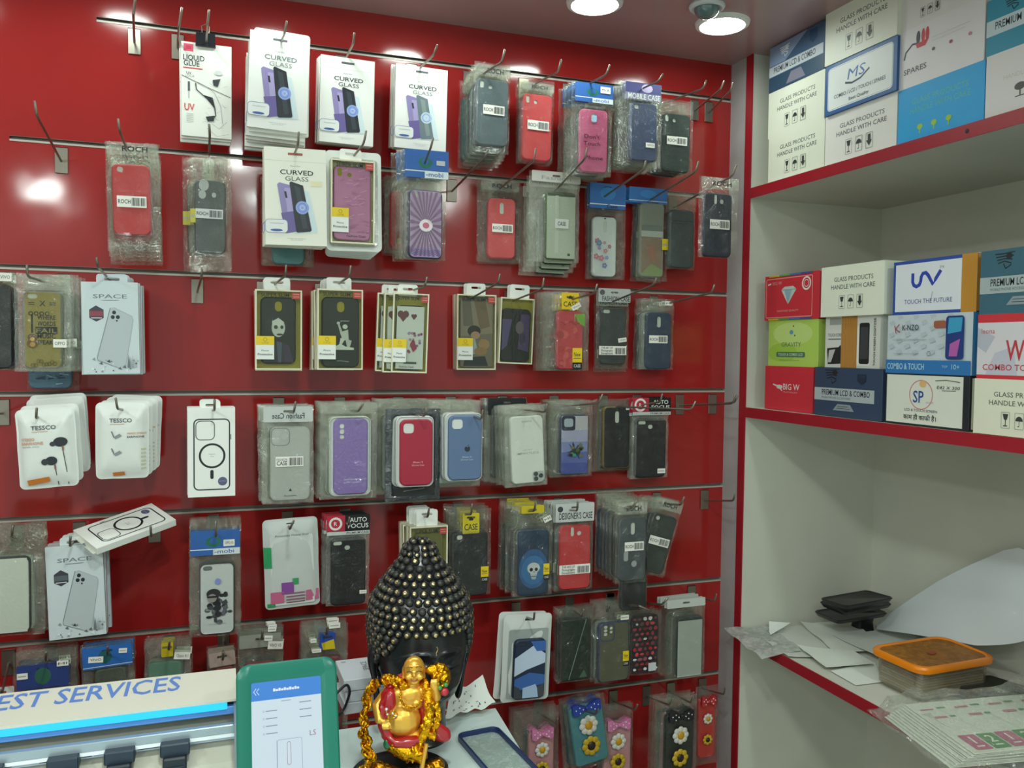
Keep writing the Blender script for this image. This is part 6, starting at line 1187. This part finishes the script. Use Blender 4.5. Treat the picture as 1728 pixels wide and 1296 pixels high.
    mb = MB(); B(mb, 748, 1160, -.012, 7, 5, 7, mat('b0202c', .3, coat=.5)); B(mb, 740, 1152, -.014, 4, 4, 4, mat('3c8a3c', .3, coat=.5)); B(mb, 750, 1148, -.012, 4, 4, 4, mat('3c8a3c', .3, coat=.5)); B(mb, 654, 1240, -.022, 7, 4, 9, mat('12603c', .25, coat=.6)); mb.build('coloured_gems', e, smooth=True)
    # bead necklace
    mb = MB(); pts = [(676, 1150), (674, 1160), (678, 1170), (686, 1178), (696, 1180), (705, 1174), (711, 1164), (714, 1152)]
    for a, b in zip(pts, pts[1:]):
        for t in range(3): u = t/3; x, y = a[0]*(1-u)+b[0]*u, a[1]*(1-u)+b[1]*u; mb.ball(G(x, y, -.018-.006*math.sin((y-1150)/30*PI/2)), 2.3*k, GB, 8, 6)
    for i in range(16): mb.ball(G(660+rnd.uniform(-9, 9), 1184+rnd.uniform(-8, 10), -.027), rnd.uniform(1.5, 3)*k, [GB, GB, WH][i % 3], 7, 5)
    mb.build('bead_necklace', e, smooth=True)
    # staff
    mb = MB(); mb.tube([G(718, 1240, -.026), G(712, 1270, -.03), G(706, 1308, -.03)], [.0028, .0032, .0045], GS, 10); mb.build('staff', e, smooth=True)
    mb = MB(); R_ = lambda r, z: [(r*math.cos(2*PI*i/32)*k, r*.75*math.sin(2*PI*i/32)*k, z) for i in range(32)]
    mb.loft([R_(80, 0), R_(82, .004), R_(80, .014), R_(74, .018)], mat('131516', .35)); mb.build('plinth', e, smooth=True)
gold()
# ---------------------------------------------------------------- green tablet terminal
def kiosk():
    Y = 1.075; TL = PY(398, 1124, Y); TR = PY(567, 1109, Y); W = TR.x-TL.x; t = math.radians(20); H = (TL.z-ZC-.004)/math.cos(t); up = Vector((0, math.sin(t), math.cos(t))); O_ = (TL+TR)/2-up*H; O_.z = ZC+.004
    e = empty('tablet_terminal', tuple(O_), 'green framed tablet on the counter showing a phone outline on its screen', 'tablet', None, (-t, 0, 0)); gm = mat('0f6a58', .3)
    mb = MB(); ring = lambda s, y: [(a, y, b+H/2) for a, b in rr(W-2*s, H-2*s, .016, 6)]
    x0, x1 = W*.145-W/2, W*.835-W/2; zt = H-.0225; zb = .02; ins = lambda y, s=0: [(a, y, b) for a, b in rr(x1-x0+2*s, zt-zb+2*s, .002, 6, (x0+x1)/2, (zt+zb)/2)]
    mb.loft([ring(.002, .016), ring(0, .012), ring(0, .002), ring(.002, 0), ins(0, .006), ins(.003, .0), ins(.006)], gm, True, False); mb.build('tablet_frame', e, smooth=True)
    sb = mat('d0e4ee', .4, emis=SCRW); bl = mat('1c80dc', .4, emis=SCRW); mb = MB(); mb.box(x0, .0035, zb, x1, .0045, zt, sb); A = Art(mb, x0, zt, x1-x0, zt-zb, .0034); A.r(0, 0, 1, .125, bl); ln = mat('8c9cb0', .4, emis=SCRW*.8); lw = mat('e8f4ff', .4, emis=SCRW); lr = mat('b06c84', .4, emis=SCRW*.8)
    for q in (0, .04): A.line([(.07+q, .04), (.035+q, .062), (.07+q, .085)], .008, lw)
    rnd = random.Random(3)
    for i in range(10): A.rr(.31+.038*i, .052+.006*(i % 2), .342+.038*i, .072, .006, lw)
    for v, n in ((.2, 0), (.25, 0), (.3, 0), (.35, 0)): A.circ(.17, v, .012, .004, ln, 8); A.r(.2, v-.003, .36, v+.003, ln)
    for v in (.165, .215, .265): A.r(.68, v-.003, .85, v+.003, ln)
    A.r(.42, .14, .56, .144, ln); A.ro(.35, .4, .7, 1.1-.15, .03, .005, ln); A.line([(.345, .4), (.345, .98)], .004, ln); A.ro(.49, .42, .54, .57, .022, .006, lr); A.t('LS', .86, .38, .035, lr); A.r(.05, .76, .14, .763, ln); A.r(.38, .9, .44, .92, lr); A.r(.6, .9, .66, .92, lr); A.r(.3, .97, .8, .974, ln)
    mb.build('screen', e)
    mb = MB(); mb.box(-W*.3, .012, 0, W*.3, .05, H*.5, gm, .004); mb.build('stand', e)
kiosk()
def cable():
    mb = MB(); pts = [PZ(566, 1172, ZC+.05), PZ(584, 1156, ZC+.055), PZ(590, 1166, ZC+.045), PZ(587, 1180, ZC+.03), PZ(578, 1200, ZC+.01), PZ(560, 1215, ZC+.004)]
    # smooth it
    P = []
    for i in range(len(pts)-1):
        a, b, c, d = pts[max(i-1, 0)], pts[i], pts[i+1], pts[min(i+2, len(pts)-1)]
        for t in range(6): u = t/6; P.append(.5*((2*b)+(c-a)*u+(2*a-5*b+4*c-d)*u*u+(-a+3*b-3*c+d)*u**3))
    o0 = P[0]; mb.tube([p-o0 for p in P], .0022, BK, 8); o = mb.build('power_cable', None, tuple(o0), smooth=True); setp(o, 'black cable looping up at the right edge of the green tablet', 'cable')
cable()
# ---------------------------------------------------------------- cutting machine
def machine():
    zb_, zf_ = CZ-.44, CZ-.452; Yb_ = PZ(200, 1149, zb_).y; Yf_ = PZ(200, 1203, zf_).y; xr = PZ(400, 1178, zf_).x; xl = XL+.35
    zz = lambda py, Y: PY(200, py, Y).z
    e = empty('film_cutting_machine', (xr, Yf_, ZC), 'white film cutting plotter lettered best services, with a cyan lit strip, left of the tablet', 'cutting machine')
    X = lambda x: x-xr; Yy = lambda y: y-Yf_; Z = lambda z: z-ZC; cr = mat('c9c6b8', .4); D1 = mat('23303e', .4); SIL = mat('a8b4bc', .3, .6)
    mb = MB(); pr = [(Yf_, zf_), (Yb_, zb_), (Yb_+.012, zb_-.006), (Yb_+.014, zb_-.06), (Yb_, zb_-.06), (Yb_-.004, zb_-.012), (Yf_+.003, zf_-.004), (Yf_, zf_-.003)]
    mb.loft([[(X(x), Yy(y), Z(z)) for y, z in pr] for x in (xl, xr)], cr)
    Ht = math.hypot(Yb_-Yf_, zb_-zf_); ang = math.atan2(zb_-zf_, Yb_-Yf_); a = PZ(-36, 1190, (zb_+zf_)/2).x; b = PZ(304, 1152, (zb_+zf_)/2).x
    m2 = MB(); A = Art(m2, X(a), 0, b-a, Ht, -.0002); A.t('BEST SERVICES', .5, .30, .44, '5478bc', w=1.0, sk=.05, b=1)
    Rm = Matrix.Translation((0, Yy(Yf_), Z(zf_))) @ Matrix.Rotation(ang, 4, 'X'); o = len(mb.v); mb.v += [tuple(Rm @ Vector((p[0], Ht+p[2], -p[1]))) for p in m2.v]
    for f, q in zip(m2.f, m2.m): mb.f.append(tuple(o+i for i in f)); mb.m.append(mb.mi(m2.mats[q]))
    mb.build('lid', e)
    mb = MB(); led = mat('10c8ff', .4, emis=LEDW); mb.box(X(xl), -.001, Z(zz(1219, Yf_)), X(xr)-.012, .003, Z(zf_)-.0032, led); mb.build('light_strip', e)
    mb = MB(); bf = mat('5c94d8', .3); mb.box(X(xl), .003, Z(zz(1231, Yf_)), X(xr), .011, Z(zz(1217, Yf_)), bf, .001); mb.build('blue_fascia', e)
    mb = MB(); mb.box(X(xl), .04, Z(zz(1262, Yf_)), X(xr), .05, Z(zz(1229, Yf_))+.004, mat('20364f', .35)); mb.build('carriage_recess', e)
    zr = Z(zz(1252, Yf_-.02)); mb = MB(); mb.box(X(xl), -.02, zr-.008, X(xr), -.011, zr+.003, SIL, .001); mb.box(X(xl), -.021, zr-.012, X(xr), -.018, zr-.008, mat('e8eef0', .3)); mb.build('guide_rail', e)
    Yw_ = Yf_-.012; ws = Z(zz(1262, Yw_)); mb = MB(); mb.box(X(xl), -.012, ws-.008, X(xr), -.006, ws+.002, mat('d0dcec', .35)); 
    for q in (-30, 66, 108, 232, 270): a_ = PY(q, 1262, Yw_).x-xr; mb.box(a_, -.0124, ws-.006, a_+.03, -.0119, ws+.001, D1)
    mb.build('cutting_strip', e)
    mb = MB(); base = mat('b4b2a2', .5)
    mb.loft([[(x, .05, Z(zb_)-.02), (x, .05, .0), (x, -.055, .0), (x, -.055, .035), (x, -.03, ws-.028), (x, -.004, ws-.010), (x, .03, ws-.008)] for x in (X(xl), X(xr))], base); mb.box(X(xl), .05, 0, X(xr), Yy(Yb_)+.01, Z(zb_)-.03, base, .003); mb.build('machine_body', e)
    mb = MB(); mb.box(X(xr)-.004, -.06, 0, X(xr)+.004, Yy(Yb_)+.012, Z(zf_)-.006, mat('8a96a0', .4), .002); mb.build('end_cover', e)
    for i, px in enumerate((-20, 108, 203, 296)):
        x = PY(px, 1280, Yf_-.02).x-xr; w = .017; r = MB(); r.box(x-w, -.032, ws-.012, x+w, -.012, ws+.004, D1, .0015); r.box(x-w*.8, -.04, ws-.05, x+w*.8, -.02, ws-.01, mat('1a222c', .45), .002)
        for q in range(4): r.box(x-w*.6, -.0415, ws-.022-.003*q, x+w*.6, -.04, ws-.0205-.003*q, mat('2c3642', .4))
        o = r.build('pinch_roller', e); m3 = MB(); m3.tube([(x-w*.5, -.042, ws-.037), (x+w*.5, -.042, ws-.037)], .008, mat('3a444e', .5), 16); m3.build('rubber_wheel', o, smooth=True)
        m3 = MB()
        for s in (-1, 1): m3.ball((x+s*w*1.0, -.038, ws-.03), .0016, mat('c8d0d4', .2, .9), 8, 6)
        m3.build('screw', o, smooth=True)
machine()
# ---------------------------------------------------------------- small cartons, crumpled paper and bumper on the counter
def smalls():
    a = PZ(577, 1208, ZC); b = PZ(660, 1203, ZC); X0, Y0 = a.x, a.y; W = b.x-a.x; h = .0195; top = ZC+3*h; dep = min(.17, PZ(578, 1113, top).y-Y0)
    for k in range(3):
        e = empty('phone_case_carton', (X0+(.003, -.002, -.004)[2-k if k < 3 else 0]+(.008 if k < 2 else 0), Y0+(0, .002, -.001)[k], ZC+.0005+k*h), 'flat silvery carton on the counter behind the black head, %s of its stack' % ('lowest', 'middle', 'topmost')[k], 'box', 'silvery cartons stacked on the counter', (0, 0, math.radians((2, -1, 1)[k])))
        mb = MB(); mb.box(0, 0, 0, W, dep, h-.0008, mat('c8ccd0', .45), .0008)
        if k == 2:
            m2 = MB(); A = Art(m2, 0, 0, W, dep, -.0001); A.t('SPACE', .56, .42, .1, '5c6670', w=.5, rot=PI/2, b=1); A.t('COLLECTION', .68, .42, .03, '5c6670', w=.3, rot=PI/2); A.r(.1, .1, .2, .16, '9ca4ac')
            o = len(mb.v); mb.v += [(p[0], dep+p[2], h-.0008-p[1]) for p in m2.v]
            for f, q in zip(m2.f, m2.m): mb.f.append(tuple(o+i for i in f)); mb.m.append(mb.mi(m2.mats[q]))
        mb.build('carton', e)
    # crumpled paper
    cs = [(760, 1172), (814, 1146), (836, 1192), (752, 1214)]; Y = PZ(800, 1206, ZC).y
    c = [PY(cs[0][0], cs[0][1], Y+.03), PY(cs[1][0], cs[1][1], Y+.045), PY(cs[2][0], cs[2][1], Y+.0), PY(cs[3][0], cs[3][1], Y-.02)]; cen = sum(c, Vector())/4; n = 14; vs = []
    def pt(u, v, o=0):
        q = c[0]*(1-u)*(1-v)+c[1]*u*(1-v)+c[2]*u*v+c[3]*(1-u)*v; w = noise.noise(Vector((q.x*45, q.y*20, q.z*45)))*.011; return q-cen+Vector((w*.4, w-o, w*.5+.003))
    mb = MB(); 
    for lay in (0, .0006):
        for j in range(n+1):
            for i in range(n+1): vs.append(tuple(pt(i/n, j/n, -lay)))
    N = (n+1)**2; fs = [(l*N+j*(n+1)+i, l*N+(j+1)*(n+1)+i, l*N+(j+1)*(n+1)+i+1, l*N+j*(n+1)+i+1) for l in (0, 1) for j in range(n) for i in range(n)]; mb.add(vs, fs, mat('d2d6ce', .6)); rnd = random.Random(4)
    for i in range(26):
        u, v = rnd.uniform(.08, .85), rnd.uniform(.1, .88); s = rnd.choice(((.05, .02), (.02, .07), (.03, .03))); mb.add([tuple(pt(u, v, .0008)), tuple(pt(u+s[0], v, .0008)), tuple(pt(u+s[0], v+s[1], .0008)), tuple(pt(u, v+s[1], .0008))], [(0, 1, 2, 3)], mat('3c4046', .6))
    o = mb.build('crumpled_paper', None, tuple(cen), smooth=True); setp(o, 'crumpled white paper with small black print on the counter, right of the black head', 'paper')
    # bumper
    z = ZC+.009; P = [PZ(*p, z) for p in ((770, 1237), (838, 1224), (914, 1300), (838, 1318))]; cen = sum(P, Vector())/4; ey = ((P[0]+P[1])-(P[2]+P[3])); H = ey.length/2; ey.normalize(); ex = ((P[1]-P[0])+(P[2]-P[3])); ex = ex-ey*ex.dot(ey); W = ex.length/2; ang = math.atan2(ex.y, ex.x)
    e = empty('phone_bumper_case', (cen.x, cen.y, ZC+.0004), 'navy edged clear phone case lying on the white counter', 'phone case', None, (0, 0, ang)); nv = mat('1c2c58', .35); R_ = lambda s, z: [(a, b, z) for a, b in rr(W-2*s, H-2*s, .012, 6)]
    mb = MB(); mb.loft([R_(0, .0), R_(-.0004, .004), R_(0, .0085), R_(.0008, .009), R_(.0026, .009), R_(.003, .008), R_(.003, .001)], nv, False, False); mb.build('bumper_frame', e, smooth=True)
    mb = MB(); mb.loft([R_(.003, .0), R_(.003, .0012)], film('case_back_film', .3, 'dfe8e4', gl=.1, bump=.05)); mb.build('clear_back', e)
    mb = MB(); mb.box(-.007, H/2-.0005, .003, .007, H/2+.0012, .0065, mat('d8dcdc', .4), .001); mb.build('charging_port_cutout', e)
smalls()
# ---------------------------------------------------------------- camera, world, view
cam = D.cameras.new('camera'); co = D.objects.new('camera', cam); COL.objects.link(co); SC.camera = co
cam.sensor_width = 36; cam.lens = F/1728*36; cam.clip_start = .02
Mx = Matrix((CR, -CD, -CF)).transposed().to_4x4(); Mx.translation = O; co.matrix_world = Mx
w = D.worlds.new('shop_air'); SC.world = w; w.use_nodes = True; w.node_tree.nodes['Background'].inputs[0].default_value = (.82, 1, .94, 1); w.node_tree.nodes['Background'].inputs[1].default_value = WORLDW
SC.view_settings.view_transform = 'Standard'; SC.view_settings.look = 'None'; SC.view_settings.gamma = 1; SC.view_settings.exposure = EXPO
SC.cycles.transparent_max_bounces = 32; SC.cycles.max_bounces = 8
